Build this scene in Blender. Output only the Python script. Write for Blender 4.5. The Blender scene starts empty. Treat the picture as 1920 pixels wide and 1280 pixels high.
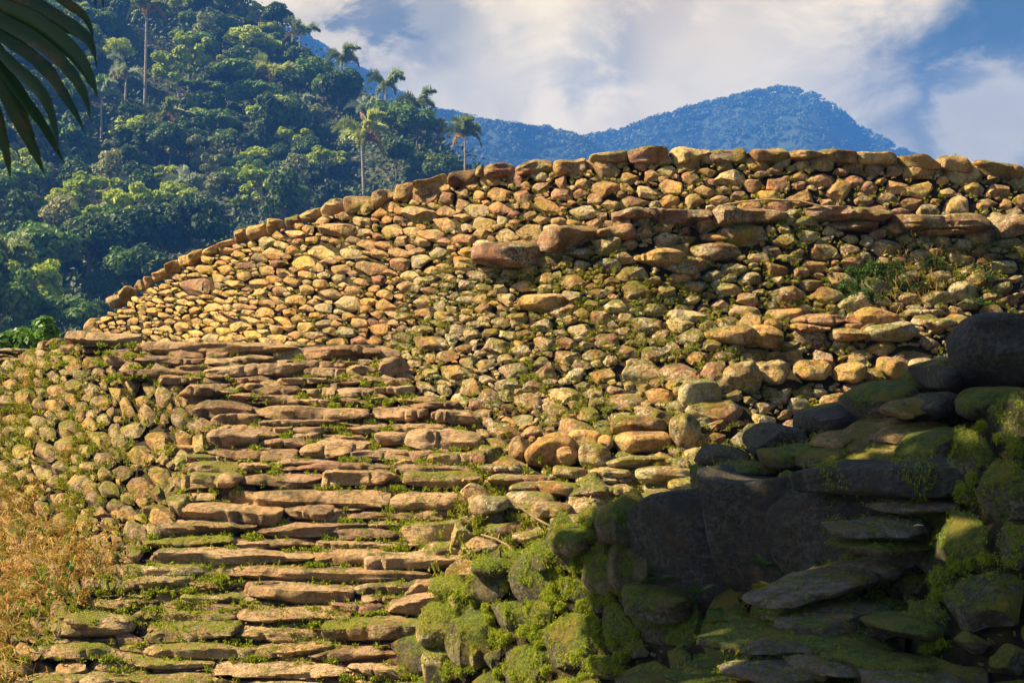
import bpy, math, random
import numpy as np
from mathutils import Vector
R = math.radians
rng = np.random.default_rng(7)
random.seed(7)
scene = bpy.context.scene
col = scene.collection
FPX = 2667.0                       # 50 mm lens, in pixels of the 1920 px wide photograph

def at(px, py, Y):                 # a point seen at a pixel, at a real distance Y in metres
    px = np.asarray(px, float); py = np.asarray(py, float); Y = np.asarray(Y, float)
    return np.stack([(px - 960) / FPX * Y, Y + 0 * px, (640 - py) / FPX * Y], -1)

# ------------------------------------------------------------------ objects
def empty(name, loc, label=None, cat=None, group=None, kind=None):
    o = bpy.data.objects.new(name, None); col.objects.link(o)
    o.location = loc; o.empty_display_size = .2
    tag(o, label, cat, group, kind); return o
def tag(o, label=None, cat=None, group=None, kind=None):
    if label: o['label'] = label
    if cat: o['category'] = cat
    if group: o['group'] = group
    if kind: o['kind'] = kind
    return o
def to_mesh(name, V, Q=None, T=None, smooth=True, sharp=None):
    V = np.asarray(V, np.float32).reshape(-1, 3)
    me = bpy.data.meshes.new(name)
    nq = 0 if Q is None else len(Q); nt = 0 if T is None else len(T)
    me.vertices.add(len(V)); me.vertices.foreach_set('co', V.ravel())
    idx = []; start = []; tot = []
    if nq: idx.append(np.asarray(Q, np.int32).ravel())
    if nt: idx.append(np.asarray(T, np.int32).ravel())
    idx = np.concatenate(idx); 
    start = np.concatenate([np.arange(nq) * 4, nq * 4 + np.arange(nt) * 3]).astype(np.int32)
    me.loops.add(len(idx)); me.loops.foreach_set('vertex_index', idx)
    me.polygons.add(nq + nt); me.polygons.foreach_set('loop_start', start)
    me.update(calc_edges=True)
    me.polygons.foreach_set('use_smooth', np.full(nq + nt, smooth, bool))
    if sharp: me.set_sharp_from_angle(angle=R(sharp))
    me.validate(); me.update()
    return me
def obj(name, me, mat, parent=None, base=None):
    o = bpy.data.objects.new(name, me); col.objects.link(o)
    if mat is not None and len(me.materials) == 0: me.materials.append(mat)
    if parent is not None: o.parent = parent
    return o
class MB:                          # collects pieces that become ONE mesh
    def __init__(s): s.V = []; s.Q = []; s.T = []; s.n = 0
    def add(s, V, Q=None, T=None):
        V = np.asarray(V, float).reshape(-1, 3)
        if Q is not None and len(Q): s.Q.append(np.asarray(Q).reshape(-1, 4) + s.n)
        if T is not None and len(T): s.T.append(np.asarray(T).reshape(-1, 3) + s.n)
        s.V.append(V); s.n += len(V)
    def build(s, name, mat, parent=None, smooth=True, sharp=None):
        V = np.concatenate(s.V)
        if parent is not None: V = V - np.array(parent.location)
        me = to_mesh(name, V, np.concatenate(s.Q) if s.Q else None, np.concatenate(s.T) if s.T else None, smooth, sharp)
        return obj(name, me, mat, parent)
def noise(p, seed, freq=1.0, oct=2):
    r = np.random.default_rng(seed); out = 0; a = 1
    for o in range(oct):
        for k in range(5):
            f = r.normal(size=3) * freq * 2 ** o; ph = r.uniform(0, 6.28)
            out = out + a * np.sin(p @ f + ph)
        a *= .5
    return out / 3.2

# ------------------------------------------------------------------ materials
def nodes(name):
    m = bpy.data.materials.new(name); m.use_nodes = True
    nt = m.node_tree; nt.nodes.clear()
    return m, nt
class NG:
    def __init__(s, nt): s.nt = nt
    def n(s, t, **kw):
        x = s.nt.nodes.new(t)
        for k, v in kw.items():
            if k.startswith('i_'):
                x.inputs[k[2:].replace('_', ' ')].default_value = v
            else: setattr(x, k, v)
        return x
    def l(s, a, b): s.nt.links.new(a, b)
    def math(s, op, a, b=None, c=None, clamp=False):
        x = s.n('ShaderNodeMath', operation=op, use_clamp=clamp)
        for i, v in enumerate((a, b, c)):
            if v is None: continue
            if hasattr(v, 'is_output'): s.l(v, x.inputs[i])
            else: x.inputs[i].default_value = v
        return x.outputs[0]
    def mix(s, f, a, b, blend='MIX'):
        x = s.n('ShaderNodeMix', data_type='RGBA', blend_type=blend)
        for sock, v in ((x.inputs[0], f), (x.inputs[6], a), (x.inputs[7], b)):
            if hasattr(v, 'is_output'): s.l(v, sock)
            elif isinstance(v, (int, float)): sock.default_value = v
            else: sock.default_value = (*v, 1)
        return x.outputs[2]
    def ramp(s, f, stops, interp='LINEAR'):
        x = s.n('ShaderNodeValToRGB'); cr = x.color_ramp; cr.interpolation = interp
        while len(cr.elements) < len(stops): cr.elements.new(.5)
        for e, (p, c) in zip(cr.elements, stops):
            e.position = p; e.color = (*c, 1) if len(c) == 3 else c
        s.l(f, x.inputs[0]); return x.outputs[0]
    def noise(s, vec, scale, detail=4, rough=.55, dist=0):
        x = s.n('ShaderNodeTexNoise'); x.inputs['Scale'].default_value = scale
        x.inputs['Detail'].default_value = detail; x.inputs['Roughness'].default_value = rough
        x.inputs['Distortion'].default_value = dist
        s.l(vec, x.inputs['Vector']); return x.outputs[0]
    def step(s, v, lo, hi):
        x = s.n('ShaderNodeMapRange', interpolation_type='SMOOTHSTEP')
        s.l(v, x.inputs[0]); x.inputs[1].default_value = lo; x.inputs[2].default_value = hi
        return x.outputs[0]

def rnd_out(g):
    ob = g.n('ShaderNodeObjectInfo').outputs['Random']
    isl = g.n('ShaderNodeNewGeometry').outputs['Random Per Island']
    return g.math('FRACT', g.math('ADD', ob, isl))

def stone_mat(name, ramp, moss=.5, lichen=.4, mosscol=((.34, .36, .012), (.08, .095, .01)), strata=0.0, bump=.9, stain=.6, lichcol=(.50, .50, .36), film=.45):
    m, nt = nodes(name); g = NG(nt)
    pos = g.n('ShaderNodeNewGeometry'); P = pos.outputs['Position']
    rnd = rnd_out(g)
    base = g.ramp(rnd, ramp)
    big = g.noise(P, 2.2, 5, .6); fine = g.noise(P, 17, 8, .62)
    if strata:
        mp = g.n('ShaderNodeMapping'); mp.inputs['Scale'].default_value = (1.6, 1.6, 9); g.l(P, mp.inputs[0])
        st = g.noise(mp.outputs[0], 2.2, 9, .68, 1.2)
    else: st = fine
    val = g.math('MAXIMUM', g.math('MULTIPLY_ADD', g.math('ADD', g.math('ADD', big, g.math('MULTIPLY', g.math('ADD', fine, g.math('MULTIPLY', g.math('SUBTRACT', g.noise(P, 45, 6, .7), .5), 1.0)), 1.6)), g.math('MULTIPLY', st, strata)), 1.9 / (1.3 + .5 * strata), -.92), .18)
    x = g.n('ShaderNodeVectorMath', operation='SCALE'); g.l(base, x.inputs[0]); g.l(val, x.inputs[3])
    c = x.outputs[0]
    # rusty / ochre stains with a shape of their own
    c = g.mix(g.math('MULTIPLY', g.step(g.noise(P, 5.3, 6, .65, .6), .5, .72), stain), c, (.40, .21, .06))
    c = g.mix(g.math('MULTIPLY', g.step(g.noise(P, 8.1, 6, .65, .3), .55, .72), .55), c, (.085, .05, .032))
    # dirt and water streaks that run across neighbouring stones, and an olive film
    mp2 = g.n('ShaderNodeMapping'); mp2.inputs['Scale'].default_value = (3.2, 3.2, .8); g.l(P, mp2.inputs[0])
    c = g.mix(g.math('MULTIPLY', g.step(g.noise(mp2.outputs[0], 1.0, 7, .65, .5), .49, .64), .72), c, (.05, .036, .018))
    c = g.mix(g.math('MULTIPLY', g.step(g.noise(P, 2.6, 7, .66, .4), .46, .62), film), c, (.30, .25, .03))
    # lichen
    lf = g.math('MULTIPLY', g.step(g.noise(P, 24, 7, .75, .4), .48, .54), g.step(g.noise(P, 2.4, 5, .65), .42, .56))
    c = g.mix(g.math('MULTIPLY', lf, lichen), c, lichcol)
    # moss, thicker on what faces up
    sp = g.n('ShaderNodeSeparateXYZ'); g.l(pos.outputs['Normal'], sp.inputs[0])
    mf = g.math('ADD', g.math('MULTIPLY', sp.outputs[2], .22), g.math('ADD', g.math('MULTIPLY', g.noise(P, 1.9, 5, .6), .75), g.math('MULTIPLY', g.noise(P, 11, 8, .7), .75)))
    mf = g.step(mf, 1.15 - .45 * moss, 1.3 - .42 * moss)
    mc = g.mix(g.step(g.math('ADD', g.math('MULTIPLY', g.noise(P, 48, 5, .7), .6), g.math('MULTIPLY', g.noise(P, 13, 5, .7), .5)), .42, .68), mosscol[1], mosscol[0])
    mc = g.mix(g.step(g.noise(P, 3.1, 3), .45, .7), mc, (.27, .20, .02))
    c = g.mix(g.math('MULTIPLY', mf, .9), c, mc)
    h = g.math('ADD', g.math('ADD', g.math('MULTIPLY', fine, .9), g.math('MULTIPLY', st, .3 + strata)), g.math('ADD', g.math('MULTIPLY', g.noise(P, 60, 5, .7), .5), g.math('MULTIPLY', g.math('MULTIPLY', mf, g.noise(P, 55, 4, .7)), 2.2)))
    b = g.n('ShaderNodeBump'); b.inputs['Strength'].default_value = bump; b.inputs['Distance'].default_value = .06
    g.l(h, b.inputs['Height'])
    pb = g.n('ShaderNodeBsdfPrincipled'); g.l(c, pb.inputs['Base Color']); pb.inputs['Roughness'].default_value = .88
    pb.inputs['Specular IOR Level'].default_value = .25
    g.l(b.outputs[0], pb.inputs['Normal'])
    o = g.n('ShaderNodeOutputMaterial'); g.l(pb.outputs[0], o.inputs[0])
    return m

def leaf_mat(name, ramp, trans=.3, rough=.55, objw=1.0, mottle=None):
    m, nt = nodes(name); g = NG(nt)
    ob = g.n('ShaderNodeObjectInfo').outputs['Random']
    geo = g.n('ShaderNodeNewGeometry')
    isl = geo.outputs['Random Per Island']
    f = g.math('ADD', g.math('MULTIPLY', ob, objw), g.math('MULTIPLY', isl, 1 - .6 * objw))
    f = g.math('FRACT', f) if objw < .5 else g.math('MULTIPLY', f, 1 / (objw + 1 - .6 * objw))
    c = g.ramp(f, ramp)
    if mottle:
        c = g.mix(g.step(g.noise(geo.outputs['Position'], mottle[0], 5, .65), .52, .68), c, mottle[1])
    pb = g.n('ShaderNodeBsdfPrincipled'); g.l(c, pb.inputs['Base Color']); pb.inputs['Roughness'].default_value = rough
    pb.inputs['Specular IOR Level'].default_value = .3
    tr = g.n('ShaderNodeBsdfTranslucent'); g.l(c, tr.inputs[0])
    mx = g.n('ShaderNodeMixShader'); mx.inputs[0].default_value = trans
    g.l(pb.outputs[0], mx.inputs[1]); g.l(tr.outputs[0], mx.inputs[2])
    o = g.n('ShaderNodeOutputMaterial'); g.l(mx.outputs[0], o.inputs[0])
    return m

def plain_mat(name, c1, c2, scale=4, bump=.4, rough=.9):
    m, nt = nodes(name); g = NG(nt)
    P = g.n('ShaderNodeNewGeometry').outputs['Position']
    n1 = g.noise(P, scale, 7, .65)
    c = g.mix(g.step(n1, .35, .65), c1, c2)
    b = g.n('ShaderNodeBump'); b.inputs['Strength'].default_value = bump; b.inputs['Distance'].default_value = .05
    g.l(g.noise(P, scale * 5, 8, .65), b.inputs['Height'])
    pb = g.n('ShaderNodeBsdfPrincipled'); g.l(c, pb.inputs['Base Color']); pb.inputs['Roughness'].default_value = rough
    pb.inputs['Specular IOR Level'].default_value = .2
    g.l(b.outputs[0], pb.inputs['Normal'])
    o = g.n('ShaderNodeOutputMaterial'); g.l(pb.outputs[0], o.inputs[0])
    return m

WARM = [(0, (.30, .13, .075)), (.16, (.46, .25, .085)), (.30, (.20, .085, .065)), (.45, (.52, .31, .10)), (.58, (.27, .12, .085)), (.68, (.40, .21, .09)), (.78, (.34, .28, .19)), (.88, (.60, .42, .19)), (1, (.20, .09, .07))]
GOLD = [(0, (.46, .255, .07)), (.25, (.58, .345, .095)), (.42, (.33, .155, .085)), (.6, (.52, .29, .085)), (.8, (.64, .41, .13)), (1, (.40, .205, .085))]
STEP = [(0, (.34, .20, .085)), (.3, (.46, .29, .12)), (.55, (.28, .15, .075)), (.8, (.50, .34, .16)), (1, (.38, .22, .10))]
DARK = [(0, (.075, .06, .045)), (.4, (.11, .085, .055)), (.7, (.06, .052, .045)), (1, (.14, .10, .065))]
WARM, GOLD = [[(p_, (c_[0], c_[1] * .95, c_[2] * .85)) for p_, c_ in q_] for q_ in (WARM, GOLD)]
STEP = [(p_, (c_[0] * 1.04, c_[1], c_[2] * 1.12)) for p_, c_ in STEP]
M = {}
M['upper'] = stone_mat('brown_rubble_stone', WARM, moss=.30, lichen=.25)
M['gold'] = stone_mat('sunlit_ochre_stone', GOLD, moss=.25, lichen=.35)  # ochre stone; on the left wall end it also carries the sunlight
M['lower'] = stone_mat('mossy_rubble_stone', [(p_, tuple(v * .92 for v in c_)) for p_, c_ in WARM], moss=.60, lichen=.62, film=.55)
M['cap'] = stone_mat('capstone_schist', WARM, moss=.55, lichen=.4, strata=.8)
M['step'] = stone_mat('step_schist', STEP, moss=.36, lichen=.2, strata=.9, bump=1.0, film=.15)
M['step_moss'] = stone_mat('mossy_step_schist', STEP, moss=.68, lichen=.35, strata=.6)
M['dark'] = stone_mat('shaded_mossy_stone', DARK, film=.15, stain=.3, moss=.95, lichen=.2, mosscol=((.22, .27, .012), (.05, .085, .01)))  # foreground shade is put into these low base colours
M['bare_dark'] = stone_mat('shaded_bare_stone', [(0, (.04, .036, .034)), (1, (.06, .052, .046))], film=.04, stain=.12, moss=.38, lichen=.1, strata=.6)  # near-black base, deepening the shade by colour
LEDGE = [(0, (.18, .085, .055)), (.5, (.30, .17, .08)), (1, (.24, .11, .075))]
M['ledge'] = stone_mat('ledge_schist', LEDGE, moss=.5, lichen=.6, strata=.8, film=.2)
M['step_dark'] = stone_mat('shaded_step_stone', [(0, (.13, .11, .095)), (.5, (.19, .15, .11)), (1, (.10, .09, .08))], moss=.5, lichen=.15, strata=.8, film=.1)  # shade kept in the colour, lighter so sky light shows on slabs
M['earth'] = plain_mat('gap_shade_earth', (.018, .011, .006), (.05, .036, .010), 4.5, 1.0)  # near-black, so the shadow between stones lies in the colour
M['moss'] = leaf_mat('moss_blades', [(0, (.09, .12, .008)), (.5, (.22, .26, .012)), (.8, (.32, .30, .015)), (1, (.34, .24, .02))], .3, .8, 0)
M['green_moss'] = leaf_mat('green_moss_blades', [(0, (.08, .12, .008)), (.5, (.24, .30, .012)), (1, (.42, .42, .015))], .35, .8, 0)
M['fern'] = leaf_mat('fern_leaf', [(0, (.035, .08, .015)), (1, (.08, .15, .02))], .35, .5, 0)
M['yellow_fern'] = leaf_mat('yellow_leaf', [(0, (.35, .26, .01)), (1, (.50, .36, .02))], .35, .6, 0)
M['drygrass'] = leaf_mat('dry_grass', [(0, (.26, .11, .02)), (.4, (.38, .19, .03)), (.7, (.20, .15, .02)), (1, (.46, .28, .06))], .3, .7, 0)
M['shrub'] = leaf_mat('shrub_leaf', [(0, (.06, .15, .012)), (1, (.14, .26, .02))], .4, .45, 0)
M['palm'] = leaf_mat('palm_leaf', [(0, (.012, .035, .008)), (1, (.022, .055, .010))], .12, .4, 0, mottle=(9, (.09, .055, .014)))  # leaf colour kept very dark to look shaded
M['twig'] = plain_mat('dry_twig', (.35, .24, .12), (.22, .14, .07), 20)
M['bark'] = plain_mat('bark', (.20, .15, .10), (.09, .065, .045), 3)
M['palebark'] = plain_mat('pale_palm_bark', (.42, .33, .24), (.26, .19, .13), 2)
M['far_ground'] = plain_mat('far_forest_floor', (.016, .03, .014), (.025, .038, .016), .05)
M['ground'] = plain_mat('forest_floor', (.035, .045, .015), (.07, .055, .025), .6)
M['pale_moss'] = stone_mat('pale_mossy_stone', [(0, (.40, .30, .15)), (1, (.52, .40, .20))], moss=.8, lichen=.3, mosscol=((.28, .30, .015), (.14, .18, .012)))
M['warm_dark'] = stone_mat('dark_brown_stone', [(0, (.24, .15, .08)), (1, (.36, .22, .10))], moss=.6, lichen=.1, strata=.6)  # brown base colours, lower than on the main stair
M['pale_leaf'] = plain_mat('dead_leaf', (.36, .27, .20), (.24, .17, .11), 12)
M['flank'] = stone_mat('golden_rubble_stone', [(0, (.32, .165, .05)), (.3, (.42, .225, .06)), (.6, (.21, .115, .065)), (1, (.36, .24, .11))], moss=.58, lichen=.28, film=.65)
M['litter'] = leaf_mat('fallen_leaf', [(0, (.16, .07, .02)), (.5, (.34, .19, .07)), (1, (.46, .33, .17))], .15, .7, 0)
HAZE = .00038; SKYGAIN = .47 / .05; EXPO = 1.78
# ------------------------------------------------------------------ surfaces of the place
class TPS:                          # smooth distance field through measured points
    def __init__(s, pts, lam=1e-3):
        p = np.array(pts, float); s.c = p[:, :2] / 1000; n = len(p)
        d = np.linalg.norm(s.c[:, None] - s.c[None], axis=2)
        K = d + lam * np.eye(n)
        P = np.concatenate([np.ones((n, 1)), s.c], 1)
        A = np.block([[K, P], [P.T, np.zeros((3, 3))]])
        s.w = np.linalg.solve(A, np.concatenate([p[:, 2], np.zeros(3)]))
    def __call__(s, px, py):
        q = np.stack([np.asarray(px, float), np.asarray(py, float)], -1) / 1000
        sh = q.shape[:-1]; q = q.reshape(-1, 2)
        d = np.linalg.norm(q[:, None] - s.c[None], axis=2)
        r = d @ s.w[:len(s.c)] + s.w[len(s.c)] + q @ s.w[len(s.c) + 1:]
        return r.reshape(sh)
def inside(poly, x, y):
    poly = np.array(poly, float); x = np.asarray(x); y = np.asarray(y); r = np.zeros(x.shape, bool)
    for (x0, y0), (x1, y1) in zip(poly, np.roll(poly, -1, 0)):
        if y0 == y1: continue
        c = ((y0 > y) != (y1 > y)) & (x < (x1 - x0) * (y - y0) / (y1 - y0) + x0); r ^= c
    return r
def sst(x, a, b):
    t = np.clip((x - a) / (b - a), 0, 1); return t * t * (3 - 2 * t)

class Surface:
    def __init__(s, poly, depth, extra=None):
        s.poly = poly; s.t = TPS(depth); s.extra = extra
    def D(s, px, py):
        d = s.t(px, py)
        return d + s.extra(px, py) if s.extra else d
    def P(s, px, py): return at(px, py, s.D(px, py))
    def frame(s, px, py, e=6.0):
        p = s.P(px, py)
        u = (s.P(px + e, py) - s.P(px - e, py)) / (2 * e); v = (s.P(px, py + e) - s.P(px, py - e)) / (2 * e)
        n = np.cross(u, v); n /= np.linalg.norm(n, axis=-1, keepdims=True)
        n = np.where((n * -p).sum(-1, keepdims=True) < 0, -n, n)
        # keep pieces that run away from the eye from stretching
        px_m = np.linalg.norm(p, axis=-1, keepdims=True) / FPX
        for w in (u, v):
            L = np.linalg.norm(w, axis=-1, keepdims=True); w *= np.minimum(1, 2.4 * px_m / L)
        return p, u, v, n

def sites(poly, rad, ay, r, spread=.32, rmin=.36, exclude=None):
    poly = np.array(poly, float); x0, y0 = poly.min(0); x1, y1 = poly.max(0)
    pool = np.stack([r.uniform(x0, x1, 60000), r.uniform(y0, y1, 60000)], 1); pool = pool[inside(poly, pool[:, 0], pool[:, 1])]
    mults = np.sort(np.exp(r.normal(0, spread, 3600)))[::-1]
    XS = np.empty((8000, 3)); n = 0; ip = 0
    for m in np.concatenate([mults, np.full(5000, rmin)]):
        for t in range(5 if m > rmin else 2):
            ip += 1
            if ip >= len(pool): break
            x, y = pool[ip]; R0 = rad(x, y) * m
            if n and (np.hypot(XS[:n, 0] - x, (XS[:n, 1] - y) * ay) < .80 * (XS[:n, 2] + R0)).any(): continue
            XS[n] = (x, y, R0); n += 1; break
        if n >= 7990 or ip >= len(pool): break
    S = XS[:n].copy()
    if exclude is not None and len(exclude):
        keep = np.ones(n, bool)
        for (a, b, c, d) in exclude:
            keep &= ~((S[:, 0] > a) & (S[:, 0] < b) & (S[:, 1] > c) & (S[:, 1] < d))
        S = S[keep]
    return S

def carpet(objs, name, parent, mat, k, length, width, thr, r, streak=1.0, freq=1.6, up=.3, droop=.3, slope=.35, spread=.75, region=None):
    """short moss that clings to the stones themselves: k tufts on their mossy faces"""
    P = []; N = []
    for o in objs:
        me = o.data; n = len(me.vertices); v = np.empty(n * 3, np.float32); me.vertices.foreach_get('co', v); nn = np.empty(n * 3, np.float32); me.vertices.foreach_get('normal', nn)
        P.append(v.reshape(-1, 3) + np.array(o.matrix_world.translation if o.parent is None else o.parent.location)); N.append(nn.reshape(-1, 3))
    P = np.concatenate(P); N = np.concatenate(N)
    f = noise(P * np.array([1, 1, streak]), 19, freq, 3) + slope * N[:, 2] + .25 * noise(P, 23, freq * 5, 2)
    ok = (f > thr) & ((N * -P).sum(1) > -.2 * np.linalg.norm(P, axis=1))
    if region is not None: ok &= region(P[:, 0] / P[:, 1] * FPX + 960, 640 - P[:, 2] / P[:, 1] * FPX)
    i = np.nonzero(ok)[0]; i = r.choice(i, min(k, len(i) * 3)); d = .016 * P[i, 1:2] / 12
    p = P[i] + r.normal(size=(len(i), 3)) * d
    o = blades(p, N[i] + np.array([0, 0, up - .3]), 7, length, width, r, up=up, spread=spread, droop=droop).build(name, mat, parent); o['kind'] = 'stuff'; return o

def facet(L, r, n_f, lo, hi, up=True):
    """cut local shapes L (N, nv, 3) by random planes: split stone faces"""
    N = len(L)
    for k in range(n_f):
        d = r.normal(size=(N, 3)); 
        if up: d[:, 2] = np.abs(d[:, 2]) * .75
        d /= np.linalg.norm(d, axis=1, keepdims=True)
        o = r.uniform(lo, hi, N)
        ex = np.einsum('nvk,nk->nv', L, d) - o[:, None]
        L = L - np.maximum(ex, 0)[..., None] * d[:, None, :] * .95
    return L

def pack(surf, rad, ay=1.5, seed=1, hgt=.75, K=30, spread=.32, exclude=None, shrink=1.0, facets=12, tilt=.22, prot=.35):
    r = np.random.default_rng(seed)
    S = sites(surf.poly, rad, ay, r, spread, exclude=exclude)
    N = len(S); X = S[:, 0]; Y = S[:, 1] * ay; W = S[:, 2]
    th = np.linspace(0, 2 * np.pi, K, endpoint=False); dirs = np.stack([np.cos(th), np.sin(th)], 1)
    D2 = (X[:, None] - X[None]) ** 2 + (Y[:, None] - Y[None]) ** 2; np.fill_diagonal(D2, 1e12)
    Mn = min(18, N - 1); nb = np.argpartition(D2, Mn, axis=1)[:, :Mn]
    dx = X[nb] - X[:, None]; dy = Y[nb] - Y[:, None]; d2 = dx ** 2 + dy ** 2
    off = (d2 + (W ** 2)[:, None] - W[nb] ** 2) / 2                  # power cells
    dots = dx[:, None, :] * dirs[None, :, :1] + dy[:, None, :] * dirs[None, :, 1:2]
    rr = np.where(dots > 1e-6, np.maximum(off, 1e-3)[:, None, :] / np.maximum(dots, 1e-6), 1e9)
    p = 26.0
    rad_t = (rr ** -p).sum(-1) ** (-1 / p)
    rad_t = np.minimum(rad_t, 1.85 * W[:, None])
    # stones at the border of the surface must not spill over it
    for q in range(K):
        x = S[:, 0] + rad_t[:, q] * dirs[q, 0]; y = S[:, 1] + rad_t[:, q] * dirs[q, 1] / ay
        out = ~inside(surf.poly, x, y); rad_t[out, q] *= .72
    rad_t = rad_t * shrink
    rad_t *= 1 - .05 * np.abs(r.normal(size=(N, K)))
    rad_t = (np.roll(rad_t, 1, 1) + 4 * rad_t + np.roll(rad_t, -1, 1)) / 6
    mean = rad_t.mean(1)
    phi = np.radians(np.array([-42, -16, 3, 20, 36, 52, 66, 79])); e = .34
    a = np.cos(phi) ** e; b = np.sign(phi) * np.abs(np.sin(phi)) ** (e + .12)
    L = np.empty((N, len(phi) * K + 1, 3))
    rx = rad_t[:, None, :] / mean[:, None, None] * a[None, :, None]
    L[:, :-1, 0] = (rx * dirs[:, 0]).reshape(N, -1); L[:, :-1, 1] = (rx * dirs[:, 1]).reshape(N, -1)
    L[:, :-1, 2] = np.broadcast_to(b[None, :, None], (N, len(phi), K)).reshape(N, -1)
    L[:, -1] = (0, 0, 1)
    L = facet(L, r, facets, .42, .84)
    # random tilt of the outer face
    tx = r.normal(0, tilt, N); ty = r.normal(0, tilt, N)
    L[..., 2] += np.maximum(L[..., 2:3], 0)[..., 0] * (L[..., 0] * tx[:, None] + L[..., 1] * ty[:, None])
    ph = r.uniform(0, 6.28, (N, 3))
    for kf, am in ((2.3, .035), (4.9, .022), (9.0, .014)):
        q = L @ (r.normal(size=(3, 3)) * kf) + ph[:, None, :]
        L = L + am * np.sin(q)[..., [1, 2, 0]]
    Pc, u, v, n = surf.frame(S[:, 0], S[:, 1])
    pxm = np.linalg.norm(Pc, axis=1) / FPX
    H = hgt * np.minimum(mean, 60) * pxm * r.uniform(.55, 1.15, N) / ay ** .35
    lift = r.uniform(-.35, prot, N) * H
    V = Pc[:, None] + (L[..., 0] * mean[:, None])[..., None] * u[:, None] + (L[..., 1] * (mean / ay)[:, None])[..., None] * v[:, None] \
        + (L[..., 2] * H[:, None] + lift[:, None])[..., None] * n[:, None]
    nr = len(phi); i = np.arange(nr - 1)[:, None] * K; j = np.arange(K)[None]; j2 = (j + 1) % K
    q = np.stack([i + j, i + j2, i + K + j2, i + K + j], -1).reshape(-1, 4)
    t = np.stack([(nr - 1) * K + np.arange(K), (nr - 1) * K + (np.arange(K) + 1) % K, np.full(K, nr * K)], -1)
    # orientation (py runs down): flip if needed
    fl = np.einsum('nk,nk->n', np.cross(u, v), n) < 0
    mb = MB(); offs = np.arange(N)[:, None, None] * V.shape[1]
    Q = np.broadcast_to(q, (N, *q.shape)).copy(); T = np.broadcast_to(t, (N, *t.shape)).copy()
    Q[fl] = Q[fl][:, :, ::-1]; T[fl] = T[fl][:, :, ::-1]
    mb.add(V, Q + offs, T + offs)
    gaps = dict(S=S, rad=rad_t / shrink, ay=ay, dirs=dirs, P=Pc, u=u, v=v, n=n, H=H, th=th)
    return mb, gaps

def backing(surf, off=.09, step=14, lift=None):
    poly = np.array(surf.poly, float); x0, y0 = poly.min(0); x1, y1 = poly.max(0)
    xs = np.arange(x0, x1 + step, step); ys = np.arange(y0, y1 + step, step)
    GX, GY = np.meshgrid(xs, ys); P, u, v, n = surf.frame(GX, GY)
    P = P - n * off + n * (noise(P, 5, 3.0) * .03)[..., None]
    ins = inside(poly, GX, GY); nx = len(xs); idx = np.arange(GX.size).reshape(GX.shape)
    ok = ins[:-1, :-1] & ins[1:, :-1] & ins[:-1, 1:] & ins[1:, 1:]
    ok |= (inside(poly, GX[:-1, :-1] + step / 2, GY[:-1, :-1] + step / 2))
    q = np.stack([idx[:-1, :-1], idx[:-1, 1:], idx[1:, 1:], idx[1:, :-1]], -1)[ok]
    mb = MB(); used = np.unique(q); remap = np.full(GX.size, -1); remap[used] = np.arange(len(used))
    mb.add(P.reshape(-1, 3)[used], remap[q]); return mb

def blades(P, Nrm, n, length, width, r, up=.35, spread=.8, droop=0.0):
    """n small blades in a tuft at each point"""
    C = len(P); P = np.repeat(P, n, 0); N = np.repeat(Nrm, n, 0); k = len(P)
    P = P + r.normal(size=(k, 3)) * length * .45
    d = N + r.normal(size=(k, 3)) * spread; d[:, 2] += up; d /= np.linalg.norm(d, axis=1, keepdims=True)
    s = np.cross(d, r.normal(size=(k, 3))); s /= np.linalg.norm(s, axis=1, keepdims=True)
    Lr = length * r.uniform(.5, 1.3, k)[:, None]; w = width * r.uniform(.6, 1.3, k)[:, None]
    mid = P + d * Lr * .55; tip = P + d * Lr; tip[:, 2] -= droop * Lr[:, 0]; mid[:, 2] -= droop * Lr[:, 0] * .3
    V = np.stack([P - s * w * .4, P + s * w * .4, mid + s * w * .5, mid - s * w * .5, tip], 1)
    o = np.arange(k)[:, None] * 5
    mb = MB(); mb.add(V, o + np.array([0, 1, 2, 3]), o + np.array([3, 2, 4])); return mb

def gap_tufts(g, frac, r, n=14, length=.05, width=.016, field=None, **kw):
    N, K = g['rad'].shape
    i = r.integers(0, N, int(N * frac)); k = r.integers(0, K, len(i))
    S = g['S']; x = g['rad'][i, k] * g['dirs'][k, 0]; y = g['rad'][i, k] * g['dirs'][k, 1] / g['ay']
    if field is not None:
        keep = r.uniform(size=len(i)) < field(S[i, 0] + x, S[i, 1] + y)
        i, x, y = i[keep], x[keep], y[keep]
    P = g['P'][i] + x[:, None] * g['u'][i] + y[:, None] * g['v'][i] + g['n'][i] * (g['H'][i] * r.uniform(.05, .45, len(i)))[:, None]
    return blades(P, g['n'][i], n, length, width, r, **kw)

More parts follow.
